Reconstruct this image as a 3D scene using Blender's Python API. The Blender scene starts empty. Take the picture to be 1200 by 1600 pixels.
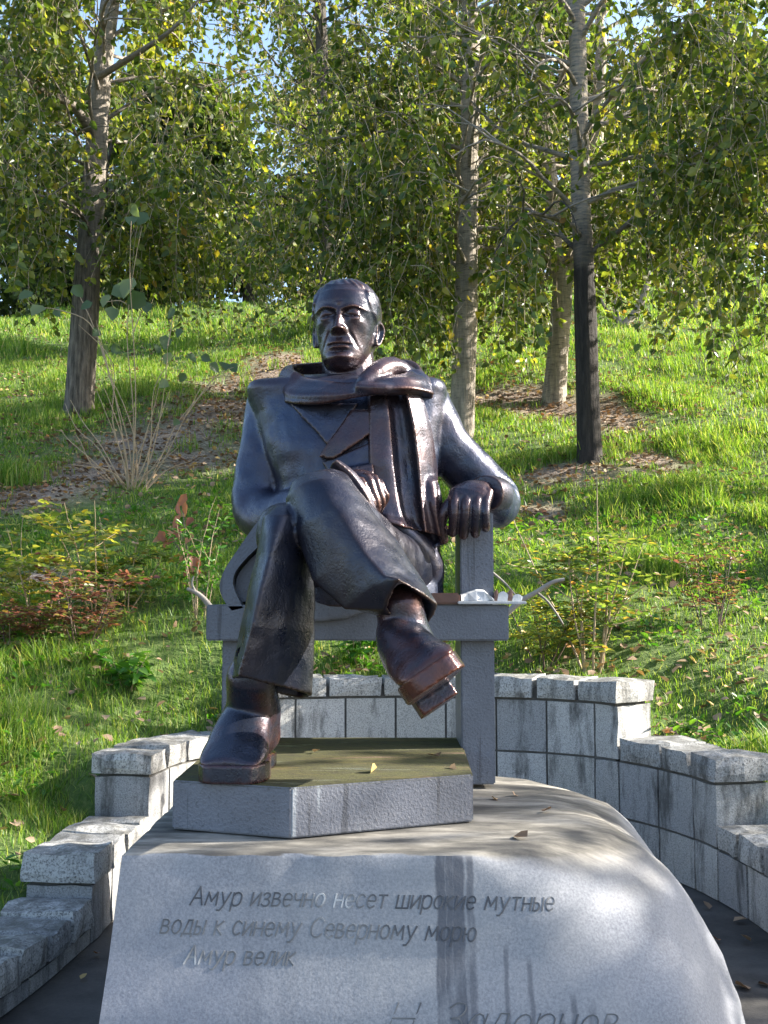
import bpy, bmesh, math, random
import numpy as np
from mathutils import Vector, Matrix
from mathutils.bvhtree import BVHTree
from mathutils import noise as mnoise

rng = np.random.default_rng(7)
random.seed(7)
S = bpy.context.scene
COL = S.collection

# ------------------------------------------------------------------ camera
EYE = Vector((0.0, 0.0, 1.6))
FPX = 1690.0
PITCH = math.atan(135.0 / FPX)
cd = bpy.data.cameras.new("camera")
cam = bpy.data.objects.new("camera", cd)
COL.objects.link(cam)
cam.location = EYE
cam.rotation_euler = (math.pi / 2 + PITCH, 0, 0)
cd.sensor_fit = 'VERTICAL'
cd.sensor_height = 36.0
cd.lens = 36.0 * FPX / 1600.0
cd.clip_start = 0.05
cd.clip_end = 2000
S.camera = cam

# ------------------------------------------------------------------ light
SUN_AZ = math.radians(83)     # clockwise from +Y
SUN_EL = math.radians(28)
w = bpy.data.worlds.new("World")
S.world = w
w.use_nodes = True
wn = w.node_tree.nodes
sky = wn.new('ShaderNodeTexSky')
sky.sky_type = 'NISHITA'
sky.sun_disc = False
sky.sun_elevation = SUN_EL
sky.sun_rotation = SUN_AZ
sky.air_density = 1.0
sky.dust_density = 1.8
bg = wn['Background']
bg.inputs['Strength'].default_value = 0.12
w.node_tree.links.new(sky.outputs[0], bg.inputs[0])
sd = bpy.data.lights.new("sun", 'SUN')
sd.energy = 5.0
sd.angle = math.radians(0.5)
sd.color = (1.0, 0.93, 0.82)
sun = bpy.data.objects.new("sun", sd)
COL.objects.link(sun)
sdir = Vector((math.sin(SUN_AZ) * math.cos(SUN_EL), math.cos(SUN_AZ) * math.cos(SUN_EL), math.sin(SUN_EL)))
sun.rotation_euler = sdir.to_track_quat('Z', 'Y').to_euler()
sun.location = (12, 3, 12)
S.view_settings.view_transform = 'Standard'
S.view_settings.look = 'None'
S.view_settings.exposure = 2.0
S.view_settings.gamma = 1.0
S.render.engine = 'CYCLES'
S.cycles.max_bounces = 6
S.cycles.transparent_max_bounces = 6


def P(px, py, Y):
    """world point seen at photo pixel (px,py) at distance Y along +Y"""
    cx = (px - 600.0) / FPX
    cz = -(py - 800.0) / FPX
    dx, dy, dz = cx, math.cos(PITCH) - cz * math.sin(PITCH), math.sin(PITCH) + cz * math.cos(PITCH)
    t = (Y - EYE.y) / dy
    return Vector((EYE.x + dx * t, Y, EYE.z + dz * t))


# ------------------------------------------------------------------ material helpers
def mat(name):
    m = bpy.data.materials.new(name)
    m.use_nodes = True
    return m, m.node_tree.nodes, m.node_tree.links, m.node_tree.nodes['Principled BSDF']


def N(nodes, t, **kw):
    n = nodes.new(t)
    for k, v in kw.items():
        if k.startswith('i_'):
            n.inputs[k[2:]].default_value = v
        else:
            setattr(n, k, v)
    return n


def ramp(nodes, stops, interp='LINEAR'):
    r = nodes.new('ShaderNodeValToRGB')
    r.color_ramp.interpolation = interp
    e = r.color_ramp.elements
    while len(e) > 1:
        e.remove(e[-1])
    e[0].position, e[0].color = stops[0][0], (*stops[0][1], 1) if len(stops[0][1]) == 3 else stops[0][1]
    for p, c in stops[1:]:
        x = e.new(p)
        x.color = (*c, 1) if len(c) == 3 else c
    return r


def noise_node(nodes, links, scale, detail=4, rough=0.55, coord=None, mapping=None):
    tc = nodes.new('ShaderNodeTexCoord')
    n = nodes.new('ShaderNodeTexNoise')
    n.inputs['Scale'].default_value = scale
    n.inputs['Detail'].default_value = detail
    n.inputs['Roughness'].default_value = rough
    src = tc.outputs[coord or 'Object']
    if mapping is not None:
        mp = nodes.new('ShaderNodeMapping')
        mp.inputs['Scale'].default_value = mapping
        links.new(src, mp.inputs[0])
        src = mp.outputs[0]
    links.new(src, n.inputs['Vector'])
    return n


def mix(nodes, links, fac, a, b, blend='MIX'):
    m = nodes.new('ShaderNodeMix')
    m.data_type = 'RGBA'
    m.blend_type = blend
    for sock, v in ((m.inputs[0], fac), (m.inputs[6], a), (m.inputs[7], b)):
        if hasattr(v, 'is_output') or isinstance(v, bpy.types.NodeSocket):
            links.new(v, sock)
        else:
            sock.default_value = v if isinstance(v, (int, float)) else ((*v, 1) if len(v) == 3 else v)
    return m.outputs[2]


def bump(nodes, links, height, strength, dist, bsdf, normal=None):
    b = nodes.new('ShaderNodeBump')
    b.inputs['Strength'].default_value = strength
    b.inputs['Distance'].default_value = dist
    links.new(height, b.inputs['Height'])
    if normal:
        links.new(normal, b.inputs['Normal'])
    links.new(b.outputs[0], bsdf.inputs['Normal'])
    return b.outputs[0]


def math_n(nodes, links, op, a, b=None, clamp=False):
    m = nodes.new('ShaderNodeMath')
    m.operation = op
    m.use_clamp = clamp
    for i, v in enumerate((a, b)):
        if v is None:
            continue
        if isinstance(v, bpy.types.NodeSocket):
            links.new(v, m.inputs[i])
        else:
            m.inputs[i].default_value = v
    return m.outputs[0]


# --- bronze
def bronze(name, cool, warm, warm_amt, rough=0.34):
    m, n, l, b = mat(name)
    n1 = noise_node(n, l, 3.2, 5, 0.6)
    r1 = ramp(n, [(0.40, (0, 0, 0)), (0.66, (1, 1, 1))])
    l.new(n1.outputs[0], r1.inputs[0])
    geo = n.new('ShaderNodeNewGeometry')
    rp = ramp(n, [(0.505, (0, 0, 0)), (0.56, (1, 1, 1))])
    l.new(geo.outputs['Pointiness'], rp.inputs[0])
    f = math_n(n, l, 'MULTIPLY', r1.outputs[0], warm_amt)
    f2 = math_n(n, l, 'MULTIPLY', rp.outputs[0], 0.75)
    f3 = math_n(n, l, 'ADD', f, f2, True)
    c = mix(n, l, f3, cool, warm)
    # green-olive runs
    n4 = noise_node(n, l, 2.2, 5, 0.6, mapping=(3, 3, 0.5))
    r4 = ramp(n, [(0.55, (0, 0, 0)), (0.75, (1, 1, 1))])
    l.new(n4.outputs[0], r4.inputs[0])
    c = mix(n, l, math_n(n, l, 'MULTIPLY', r4.outputs[0], 0.45), c, (0.030, 0.034, 0.018))
    n2 = noise_node(n, l, 60, 4, 0.7)
    c2 = mix(n, l, math_n(n, l, 'MULTIPLY', n2.outputs[0], 0.5), c, (0.012, 0.012, 0.014))
    l.new(c2, b.inputs['Base Color'])
    b.inputs['Metallic'].default_value = 0.55
    rr = ramp(n, [(0.3, (rough - .1,) * 3), (0.75, (rough + .16,) * 3)])
    n3 = noise_node(n, l, 14, 4, 0.65)
    l.new(n3.outputs[0], rr.inputs[0])
    l.new(rr.outputs[0], b.inputs['Roughness'])
    b.inputs['Specular IOR Level'].default_value = 0.7
    n5 = noise_node(n, l, 110, 3, 0.6)
    o1 = bump(n, l, n5.outputs[0], 0.35, 0.004, b)
    bump(n, l, n3.outputs[0], 0.28, 0.012, b, o1)
    return m


M = {}
M['coat'] = bronze('bronze_coat', (0.024, 0.040, 0.082), (0.072, 0.042, 0.040), 0.5, 0.31)
M['skin'] = bronze('bronze_skin', (0.022, 0.031, 0.055), (0.105, 0.042, 0.027), 0.6, 0.25)
M['trouser'] = bronze('bronze_trousers', (0.010, 0.017, 0.038), (0.050, 0.028, 0.020), 0.4, 0.32)
M['boot'] = bronze('bronze_boots', (0.028, 0.036, 0.060), (0.12, 0.038, 0.022), 1.1, 0.26)
M['scarf'] = bronze('bronze_scarf', (0.028, 0.034, 0.060), (0.098, 0.044, 0.036), 0.75, 0.28)


def grey_paint(name, base, moss=False):
    m, n, l, b = mat(name)
    n1 = noise_node(n, l, 4, 5, 0.6)
    c = mix(n, l, n1.outputs[0], tuple(x * .5 for x in base), tuple(x * 1.5 for x in base))
    n2 = noise_node(n, l, 95, 2, 0.6)
    r2 = ramp(n, [(0.57, (0, 0, 0)), (0.70, (1, 1, 1))])
    l.new(n2.outputs[0], r2.inputs[0])
    c = mix(n, l, math_n(n, l, 'MULTIPLY', r2.outputs[0], .55), c, (0.04, 0.04, 0.045))
    if True:
        # weather runs on the sides
        n6 = noise_node(n, l, 5.0, 4, 0.6, mapping=(4, 4, 0.15))
        r6 = ramp(n, [(0.62, (0, 0, 0)), (0.67, (1, 1, 1))])
        l.new(n6.outputs[0], r6.inputs[0])
        c = mix(n, l, math_n(n, l, 'MULTIPLY', r6.outputs[0], .6), c, (0.035, 0.037, 0.045))
        r7 = ramp(n, [(0.30, (1, 1, 1)), (0.34, (0, 0, 0))])
        l.new(n6.outputs[0], r7.inputs[0])
        c = mix(n, l, math_n(n, l, 'MULTIPLY', r7.outputs[0], .5), c, (0.34, 0.37, 0.40))
    if moss:
        geo = n.new('ShaderNodeNewGeometry')
        sx = n.new('ShaderNodeSeparateXYZ')
        l.new(geo.outputs['Normal'], sx.inputs[0])
        up = ramp(n, [(0.85, (0, 0, 0)), (0.95, (1, 1, 1))])
        l.new(sx.outputs['Z'], up.inputs[0])
        n3 = noise_node(n, l, 2.6, 9, 0.72, mapping=(0.7, 4.0, 1))
        mc = ramp(n, [(0.34, (0.22, 0.14, 0.095)), (0.39, (0.050, 0.030, 0.012)), (0.44, (0.075, 0.070, 0.010)), (0.48, (0.020, 0.016, 0.005)),
                      (0.52, (0.058, 0.060, 0.009)), (0.56, (0.024, 0.020, 0.007)), (0.61, (0.070, 0.072, 0.025)), (0.66, (0.14, 0.14, 0.12))])
        l.new(n3.outputs[0], mc.inputs[0])
        c = mix(n, l, up.outputs[0], c, mc.outputs[0])
        rw = ramp(n, [(0.40, (.95,) * 3), (0.60, (.80,) * 3), (.66, (.22,) * 3)]); l.new(n3.outputs[0], rw.inputs[0])
        rgh = mix(n, l, up.outputs[0], (.45, .45, .45), rw.outputs[0]); l.new(rgh, b.inputs['Roughness'])
        b.inputs['Specular IOR Level'].default_value = .3
    l.new(c, b.inputs['Base Color'])
    b.inputs['Roughness'].default_value = 0.42
    b.inputs['Specular IOR Level'].default_value = 0.5
    bump(n, l, n2.outputs[0], 0.5, 0.006, b)
    return m


M['bench'] = grey_paint('grey_bench', (0.105, 0.117, 0.145))
M['block'] = grey_paint('grey_block', (0.120, 0.128, 0.155), True)


def granite(name, light, dark, stain=0.5, scale=1.0, spread=0.0):
    m, n, l, b = mat(name)
    n1 = noise_node(n, l, 95 * scale, 3, 0.75)
    r1 = ramp(n, [(0.36, dark), (0.48, tuple(x * .8 for x in light)), (0.62, light)])
    l.new(n1.outputs[0], r1.inputs[0])
    oi = n.new('ShaderNodeObjectInfo')
    tone = ramp(n, [(0, (0.72, 0.73, 0.76)), (.5, (0.95, 0.94, 0.90)), (1, (1.15, 1.15, 1.15))])
    l.new(oi.outputs['Random'], tone.inputs[0])
    c = mix(n, l, 1.0, r1.outputs[0], tone.outputs[0], 'MULTIPLY')
    n2 = noise_node(n, l, 3.6, 7, 0.7, mapping=(2.0, 2.0, .45))
    r2 = ramp(n, [(0.50, (0, 0, 0)), (0.64, (1, 1, 1))])
    l.new(n2.outputs[0], r2.inputs[0])
    c = mix(n, l, math_n(n, l, 'MULTIPLY', r2.outputs[0], stain), c, (0.045, 0.045, 0.042))
    # lichen / dirt on upper faces
    geo = n.new('ShaderNodeNewGeometry')
    sx = n.new('ShaderNodeSeparateXYZ')
    l.new(geo.outputs['Normal'], sx.inputs[0])
    up = ramp(n, [(0.55, (0, 0, 0)), (0.9, (1, 1, 1))])
    l.new(sx.outputs['Z'], up.inputs[0])
    n3 = noise_node(n, l, 9, 6, 0.7)
    r3 = ramp(n, [(0.38, (0, 0, 0)), (0.62, (1, 1, 1))])
    l.new(n3.outputs[0], r3.inputs[0])
    f = math_n(n, l, 'MULTIPLY', up.outputs[0], r3.outputs[0])
    c = mix(n, l, math_n(n, l, 'MULTIPLY', f, .85), c, (0.07, 0.068, 0.058))
    l.new(c, b.inputs['Base Color'])
    b.inputs['Roughness'].default_value = 0.85
    o = bump(n, l, n1.outputs[0], 0.35, 0.006, b)
    bump(n, l, n3.outputs[0], 0.4, 0.02, b, o)
    return m


M['granite'] = granite('granite_slab', (0.42, 0.42, 0.41), (0.17, 0.17, 0.175), 0.85, 1.5)
M['coping'] = granite('granite_coping', (0.40, 0.40, 0.39), (0.10, 0.10, 0.10), 0.85)
m, n, l, b = mat('mortar'); M['mortar'] = m
n1 = noise_node(n, l, 20, 5)
l.new(mix(n, l, n1.outputs[0], (0.03, 0.03, 0.028), (0.13, 0.125, 0.115)), b.inputs['Base Color'])
b.inputs['Roughness'].default_value = 0.95

# pedestal stone with rain runs
m, n, l, b = mat('pedestal_stone'); M['pedestal'] = m
n1 = noise_node(n, l, 120, 3, 0.7)
r1 = ramp(n, [(0.32, (0.15, 0.157, 0.168)), (0.50, (0.255, 0.262, 0.272)), (0.66, (0.35, 0.355, 0.36))])
l.new(n1.outputs[0], r1.inputs[0])
n2 = noise_node(n, l, 2.6, 6, 0.65)
c = mix(n, l, n2.outputs[0], r1.outputs[0], (0.215, 0.227, 0.257), 'MIX')
nb = noise_node(n, l, 1.3, 5, 0.6)
rb = ramp(n, [(0.35, (0.86, 0.87, 0.92)), (0.65, (1.05, 1.04, 1.0))])
l.new(nb.outputs[0], rb.inputs[0])
c = mix(n, l, 1.0, c, rb.outputs[0], 'MULTIPLY')
tc = n.new('ShaderNodeTexCoord')
sp = n.new('ShaderNodeSeparateXYZ'); l.new(tc.outputs['Object'], sp.inputs[0])
nw = noise_node(n, l, 7, 4, 0.6)
xw = math_n(n, l, 'ADD', sp.outputs['X'], math_n(n, l, 'MULTIPLY', math_n(n, l, 'SUBTRACT', nw.outputs[0], .5), .035))


def band(xc, half, soft):
    d = math_n(n, l, 'ABSOLUTE', math_n(n, l, 'SUBTRACT', xw, xc))
    return math_n(n, l, 'SUBTRACT', 1.0, math_n(n, l, 'DIVIDE', math_n(n, l, 'SUBTRACT', d, half), soft, True), True)


tot = None
ncut = noise_node(n, l, 3.0, 5, .6, mapping=(6, 1, 1.3))
for xc, hw, st, z0 in ((0.187, .012, .95, 9), (0.214, .009, .95, 9), (0.243, .016, .95, 9), (0.282, .008, .8, 9),
                       (0.235, .045, .5, .50), (0.39, .004, .7, .50), (0.465, .004, .7, .46), (0.60, .005, .7, .36),
                       (0.655, .007, .75, .34), (0.70, .005, .7, .30), (0.56, .005, .6, .32), (-.42, .03, .14, 9), (-.30, .02, .12, 9)):
    s_ = math_n(n, l, 'MULTIPLY', band(xc, hw, .008), st)
    if z0 < 5:
        s_ = math_n(n, l, 'MULTIPLY', s_, math_n(n, l, 'DIVIDE', math_n(n, l, 'SUBTRACT', z0, sp.outputs['Z']), .03, True))
    tot = s_ if tot is None else math_n(n, l, 'MAXIMUM', tot, s_)
rc = ramp(n, [(0.30, (.25,) * 3), (0.5, (1, 1, 1))]); l.new(ncut.outputs[0], rc.inputs[0])
tot = math_n(n, l, 'MULTIPLY', tot, rc.outputs[0])
geo = n.new('ShaderNodeNewGeometry')
sx = n.new('ShaderNodeSeparateXYZ'); l.new(geo.outputs['Normal'], sx.inputs[0])
upr = ramp(n, [(0.60, (0, 0, 0)), (0.9, (1, 1, 1))]); l.new(sx.outputs['Z'], upr.inputs[0])
side = math_n(n, l, 'SUBTRACT', 1.0, upr.outputs[0])
c = mix(n, l, math_n(n, l, 'MULTIPLY', math_n(n, l, 'MULTIPLY', tot, side), .78), c, (0.055, 0.06, 0.075))
n5 = noise_node(n, l, 3.4, 6, 0.65, mapping=(.7, 2.2, 1))
r5 = ramp(n, [(0.38, (0.045, 0.041, 0.034)), (0.50, (0.125, 0.115, 0.094)), (0.64, (0.29, 0.27, 0.23))])
l.new(n5.outputs[0], r5.inputs[0])
c = mix(n, l, math_n(n, l, 'MULTIPLY', upr.outputs[0], .88), c, r5.outputs[0])
l.new(c, b.inputs['Base Color'])
b.inputs['Roughness'].default_value = 0.92
b.inputs['Specular IOR Level'].default_value = .2
o = bump(n, l, n1.outputs[0], 0.15, 0.003, b)
bump(n, l, n2.outputs[0], 0.25, 0.02, b, o)

m, n, l, b = mat('cut_letters'); M['letters'] = m
n1 = noise_node(n, l, 3.5, 3, .6)
r1 = ramp(n, [(0.34, (0.42, 0.425, 0.42)), (0.41, (0.15, 0.155, 0.16)), (0.64, (0.05, 0.055, 0.065))]); l.new(n1.outputs[0], r1.inputs[0])
l.new(r1.outputs[0], b.inputs['Base Color']); b.inputs['Roughness'].default_value = .8


def bark(name, dark, light, base_z, fade, vs=1.0):
    m, n, l, b = mat(name)
    n1 = noise_node(n, l, 7 * vs, 6, 0.7, mapping=(3.2, 3.2, 0.45))
    n2 = noise_node(n, l, 9 * vs, 4, 0.65, mapping=(.8, .8, 5.0))
    r1 = ramp(n, [(0.36, tuple(x * .3 for x in dark)), (0.52, dark), (0.68, tuple(min(1, x * 1.9) for x in dark))])
    l.new(n1.outputs[0], r1.inputs[0])
    r2 = ramp(n, [(0.33, tuple(x * .22 for x in light)), (0.42, tuple(x * .75 for x in light)), (0.6, light)])
    l.new(n2.outputs[0], r2.inputs[0])
    r2b = mix(n, l, .5, r2.outputs[0], r1.outputs[0], 'OVERLAY')
    tc = n.new('ShaderNodeTexCoord')
    sp = n.new('ShaderNodeSeparateXYZ'); l.new(tc.outputs['Object'], sp.inputs[0])
    nz = noise_node(n, l, 1.5, 3)
    zz = math_n(n, l, 'ADD', sp.outputs['Z'], math_n(n, l, 'MULTIPLY', nz.outputs[0], 1.2))
    f = math_n(n, l, 'DIVIDE', math_n(n, l, 'SUBTRACT', zz, base_z), fade, True)
    l.new(mix(n, l, f, r1.outputs[0], r2b), b.inputs['Base Color'])
    b.inputs['Roughness'].default_value = .9
    bump(n, l, n1.outputs[0], 0.9, 0.05, b)
    return m


M['bark_pale'] = bark('bark_pale', (0.25, 0.215, 0.175), (0.46, 0.42, 0.36), 3.5, 2.5)
M['bark_left'] = bark('bark_left', (0.125, 0.105, 0.085), (0.46, 0.41, 0.35), 6.6, 2.5)
M['bark_dark'] = bark('bark_dark', (0.026, 0.021, 0.018), (0.60, 0.56, 0.50), 6.0, .7)
M['bark_far'] = bark('bark_far', (0.05, 0.042, 0.035), (0.14, 0.12, 0.10), 3.0, 3.0)
m, n, l, b = mat('twig'); M['twig'] = m
n1 = noise_node(n, l, 6, 3)
l.new(mix(n, l, n1.outputs[0], (0.16, 0.12, 0.08), (0.42, 0.35, 0.25)), b.inputs['Base Color']); b.inputs['Roughness'].default_value = .8


def leaf_mat(name, stops, trans=0.5, rough=0.4, tboost=(1.5, 1.55, .5)):
    m = bpy.data.materials.new(name); m.use_nodes = True
    n, l = m.node_tree.nodes, m.node_tree.links
    b = n['Principled BSDF']; out = n['Material Output']
    geo = n.new('ShaderNodeNewGeometry')
    r = ramp(n, stops); l.new(geo.outputs['Random Per Island'], r.inputs[0])
    l.new(r.outputs[0], b.inputs['Base Color'])
    b.inputs['Roughness'].default_value = rough
    b.inputs['Specular IOR Level'].default_value = .45
    tr = n.new('ShaderNodeBsdfTranslucent')
    l.new(mix(n, l, 1.0, r.outputs[0], tboost, 'MULTIPLY'), tr.inputs[0])
    ms = n.new('ShaderNodeMixShader'); ms.inputs[0].default_value = trans
    l.new(b.outputs[0], ms.inputs[1]); l.new(tr.outputs[0], ms.inputs[2])
    l.new(ms.outputs[0], out.inputs[0])
    return m


M['leaf'] = leaf_mat('leaf_poplar', [(0, (0.045, 0.080, 0.022)), (.35, (0.088, 0.13, 0.030)), (.7, (0.145, 0.18, 0.040)), (.92, (0.23, 0.235, 0.058)), (.985, (0.38, 0.33, 0.05)), (1, (0.24, 0.14, 0.06))])
M['leaf_far'] = leaf_mat('leaf_far', [(0, (0.04, 0.075, 0.022)), (.5, (0.085, 0.125, 0.034)), (.85, (0.14, 0.17, 0.045)), (1, (0.24, 0.24, 0.06))])
M['leaf_dark'] = leaf_mat('leaf_dark', [(0, (0.022, 0.042, 0.014)), (.6, (0.05, 0.08, 0.024)), (1, (0.10, 0.13, 0.035))], trans=.4)
M['leaf_yellow'] = leaf_mat('leaf_yellow', [(0, (0.10, 0.14, 0.02)), (.5, (0.20, 0.22, 0.03)), (1, (0.40, 0.34, 0.04))])
M['leaf_red'] = leaf_mat('leaf_red', [(0, (0.11, 0.06, 0.05)), (.3, (0.19, 0.075, 0.065)), (.55, (0.24, 0.12, 0.08)), (.65, (0.12, 0.15, 0.05)), (.88, (0.14, 0.19, 0.06)), (1, (0.38, 0.26, 0.06))], tboost=(1.4, 1.2, .8))
M['leaf_orange'] = leaf_mat('leaf_orange', [(0, (0.25, 0.09, 0.045)), (.6, (0.36, 0.15, 0.08)), (1, (0.45, 0.24, 0.14))], tboost=(1.3, 1.1, .9))
M['leaf_shrub'] = leaf_mat('leaf_shrub', [(0, (0.06, 0.11, 0.03)), (.5, (0.12, 0.18, 0.05)), (.8, (0.20, 0.23, 0.08)), (.9, (0.30, 0.24, 0.06)), (1, (0.26, 0.13, 0.07))])
M['leaf_rose'] = leaf_mat('leaf_rose', [(0, (0.09, 0.14, 0.04)), (.4, (0.20, 0.25, 0.07)), (.7, (0.33, 0.33, 0.10)), (1, (0.45, 0.33, 0.05))])
M['leaf_big'] = leaf_mat('leaf_big', [(0, (0.06, 0.10, 0.05)), (.6, (0.10, 0.15, 0.08)), (1, (0.20, 0.24, 0.12))], rough=.35)
M['grass'] = leaf_mat('grass', [(0, (0.060, 0.145, 0.018)), (.4, (0.120, 0.225, 0.032)), (.72, (0.19, 0.285, 0.05)), (.92, (0.29, 0.33, 0.10)), (1, (0.42, 0.38, 0.21))], trans=.5, rough=.5, tboost=(1.5, 1.5, .6))
M['weed'] = leaf_mat('weed', [(0, (0.035, 0.12, 0.015)), (.6, (0.075, 0.20, 0.025)), (1, (0.15, 0.27, 0.045))], trans=.42)
M['litter'] = leaf_mat('litter', [(0, (0.12, 0.075, 0.045)), (.4, (0.24, 0.16, 0.10)), (.75, (0.36, 0.26, 0.17)), (.92, (0.42, 0.30, 0.10)), (1, (0.34, 0.13, 0.06))], trans=.15, rough=.65, tboost=(1.1, 1, .8))

m, n, l, b = mat('soil'); M['soil'] = m
at = n.new('ShaderNodeAttribute'); at.attribute_name = 'bare'
n1 = noise_node(n, l, 1.6, 8, 0.7)
n2 = noise_node(n, l, 26, 5, 0.7)
soil = ramp(n, [(0.3, (0.08, 0.058, 0.043)), (0.5, (0.22, 0.165, 0.122)), (0.7, (0.42, 0.34, 0.265))]); l.new(n2.outputs[0], soil.inputs[0])
turf = ramp(n, [(0.3, (0.03, 0.06, 0.012)), (0.5, (0.07, 0.12, 0.02)), (0.72, (0.15, 0.18, 0.05))]); l.new(n2.outputs[0], turf.inputs[0])
ff = math_n(n, l, 'ADD', at.outputs['Fac'], math_n(n, l, 'MULTIPLY', math_n(n, l, 'SUBTRACT', n1.outputs[0], .5), .6))
rf = ramp(n, [(0.15, (0, 0, 0)), (0.75, (1, 1, 1))]); l.new(ff, rf.inputs[0])
l.new(mix(n, l, rf.outputs[0], turf.outputs[0], soil.outputs[0]), b.inputs['Base Color'])
b.inputs['Roughness'].default_value = .95
bump(n, l, n2.outputs[0], .8, .04, b)

m, n, l, b = mat('paving'); M['paving'] = m
n1 = noise_node(n, l, 2.2, 6, .65); n2 = noise_node(n, l, 60, 4, .7)
r1 = ramp(n, [(0.35, (0.022, 0.021, 0.02)), (0.6, (0.075, 0.07, 0.065))]); l.new(n1.outputs[0], r1.inputs[0])
l.new(mix(n, l, .35, r1.outputs[0], n2.outputs[0], 'OVERLAY'), b.inputs['Base Color']); b.inputs['Roughness'].default_value = .8
bump(n, l, n2.outputs[0], .4, .006, b)


def simple(name, c0, c1, scale=12, rough=.7):
    m, n, l, b = mat(name)
    n1 = noise_node(n, l, scale, 5, .65)
    l.new(mix(n, l, n1.outputs[0], c0, c1), b.inputs['Base Color']); b.inputs['Roughness'].default_value = rough
    bump(n, l, n1.outputs[0], .4, .006, b)
    return m


M['paper'] = simple('weathered_paper', (0.32, 0.33, 0.34), (0.62, 0.63, 0.63), 40)
M['folder'] = simple('brown_folder', (0.06, 0.03, 0.022), (0.17, 0.085, 0.06), 25, .5)
M['stem'] = simple('stem', (0.22, 0.15, 0.09), (0.45, 0.35, 0.22), 8)
M['stem_dark'] = simple('stem_dark', (0.06, 0.04, 0.03), (0.16, 0.11, 0.08), 8)
M['deadwood'] = simple('deadwood', (0.12, 0.105, 0.09), (0.34, 0.31, 0.27), 18)


# ------------------------------------------------------------------ object helpers
def link(name, me, material=None, parent=None):
    o = bpy.data.objects.new(name, me)
    COL.objects.link(o)
    if material is not None:
        me.materials.append(material)
    if parent is not None:
        o.parent = parent
        if parent.type == 'EMPTY':
            o.matrix_parent_inverse = Matrix.Translation(-Vector(parent.location))
    return o


def tag(o, label=None, cat=None, group=None, kind=None):
    if label: o['label'] = label
    if cat: o['category'] = cat
    if group: o['group'] = group
    if kind: o['kind'] = kind
    return o


def empty(name, loc, label, cat, group=None):
    e = bpy.data.objects.new(name, None)
    e.empty_display_size = .1
    COL.objects.link(e)
    e.location = loc
    return tag(e, label, cat, group)


def mesh_from(verts, faces, smooth=False):
    me = bpy.data.meshes.new("mesh")
    me.from_pydata([tuple(v) for v in verts], [], faces)
    me.validate()
    me.update()
    if smooth:
        me.polygons.foreach_set('use_smooth', [True] * len(me.polygons))
    return me


def fast_mesh(V, F):
    """V (n,3) float array, F (m,k) int array of same-size polygons"""
    me = bpy.data.meshes.new("mesh")
    V = np.ascontiguousarray(V, dtype=np.float32); F = np.ascontiguousarray(F, dtype=np.int32)
    k = F.shape[1]
    me.vertices.add(len(V)); me.vertices.foreach_set('co', V.ravel())
    me.loops.add(F.size); me.loops.foreach_set('vertex_index', F.ravel())
    me.polygons.add(len(F)); me.polygons.foreach_set('loop_start', np.arange(0, F.size, k, dtype=np.int32))
    me.update(calc_edges=True)
    return me


class MB:
    def __init__(s):
        s.v = []; s.f = []

    def add(s, vs, fs):
        o = len(s.v)
        s.v += [Vector(v) for v in vs]
        s.f += [tuple(i + o for i in f) for f in fs]
        return s

    def box(s, x0, x1, y0, y1, z0, z1):
        return s.add([(x0, y0, z0), (x1, y0, z0), (x1, y1, z0), (x0, y1, z0), (x0, y0, z1), (x1, y0, z1), (x1, y1, z1), (x0, y1, z1)],
                     [(0, 3, 2, 1), (4, 5, 6, 7), (0, 1, 5, 4), (1, 2, 6, 5), (2, 3, 7, 6), (3, 0, 4, 7)])

    def rings(s, rings, closed=True, caps=True):
        n = len(rings[0]); vs = [p for r in rings for p in r]; fs = []
        for i in range(len(rings) - 1):
            for j in range(n):
                k = (j + 1) % n
                fs.append((i * n + j, i * n + k, (i + 1) * n + k, (i + 1) * n + j))
        if caps:
            fs.append(tuple(range(n))[::-1]); fs.append(tuple(range((len(rings) - 1) * n, len(rings) * n)))
        return s.add(vs, fs)

    def mesh(s, smooth=False):
        return mesh_from(s.v, s.f, smooth)


def sring(c, a, b, p=2.0, n=28):
    c = Vector(c); out = []
    for i in range(n):
        t = 2 * math.pi * i / n
        ct, st = math.cos(t), math.sin(t)
        x = math.copysign(abs(ct) ** (2.0 / p), ct); y = math.copysign(abs(st) ** (2.0 / p), st)
        out.append(c + a * x + b * y)
    return out


def tube_rings(pts, ra, rb, ref, p=2.0, n=24, round_ends=True, ends=None):
    """generalised cylinder; ra along ref direction, rb across; p scalar or list"""
    pts = [Vector(q) for q in pts]; ref = Vector(ref); R = []
    m_ = len(pts)
    for i in range(m_):
        t = (pts[min(i + 1, m_ - 1)] - pts[max(i - 1, 0)]).normalized()
        if ends and i in ends:
            t = Vector(ends[i]).normalized()
        a = (ref - t * ref.dot(t)).normalized(); bb = t.cross(a)
        A = ra[i] if isinstance(ra, (list, tuple)) else ra
        B = rb[i] if isinstance(rb, (list, tuple)) else rb
        pp = p[i] if isinstance(p, (list, tuple)) else p
        if i == 0 and round_ends:
            for q, s_ in ((.55, .6), (.25, .88)):
                R.append(sring(pts[0] - t * q * min(A, B), a * A * s_, bb * B * s_, pp, n))
        R.append(sring(pts[i], a * A, bb * B, pp, n))
        if i == m_ - 1 and round_ends:
            for q, s_ in ((.25, .88), (.55, .6)):
                R.append(sring(pts[i] + t * q * min(A, B), a * A * s_, bb * B * s_, pp, n))
    return R


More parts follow.
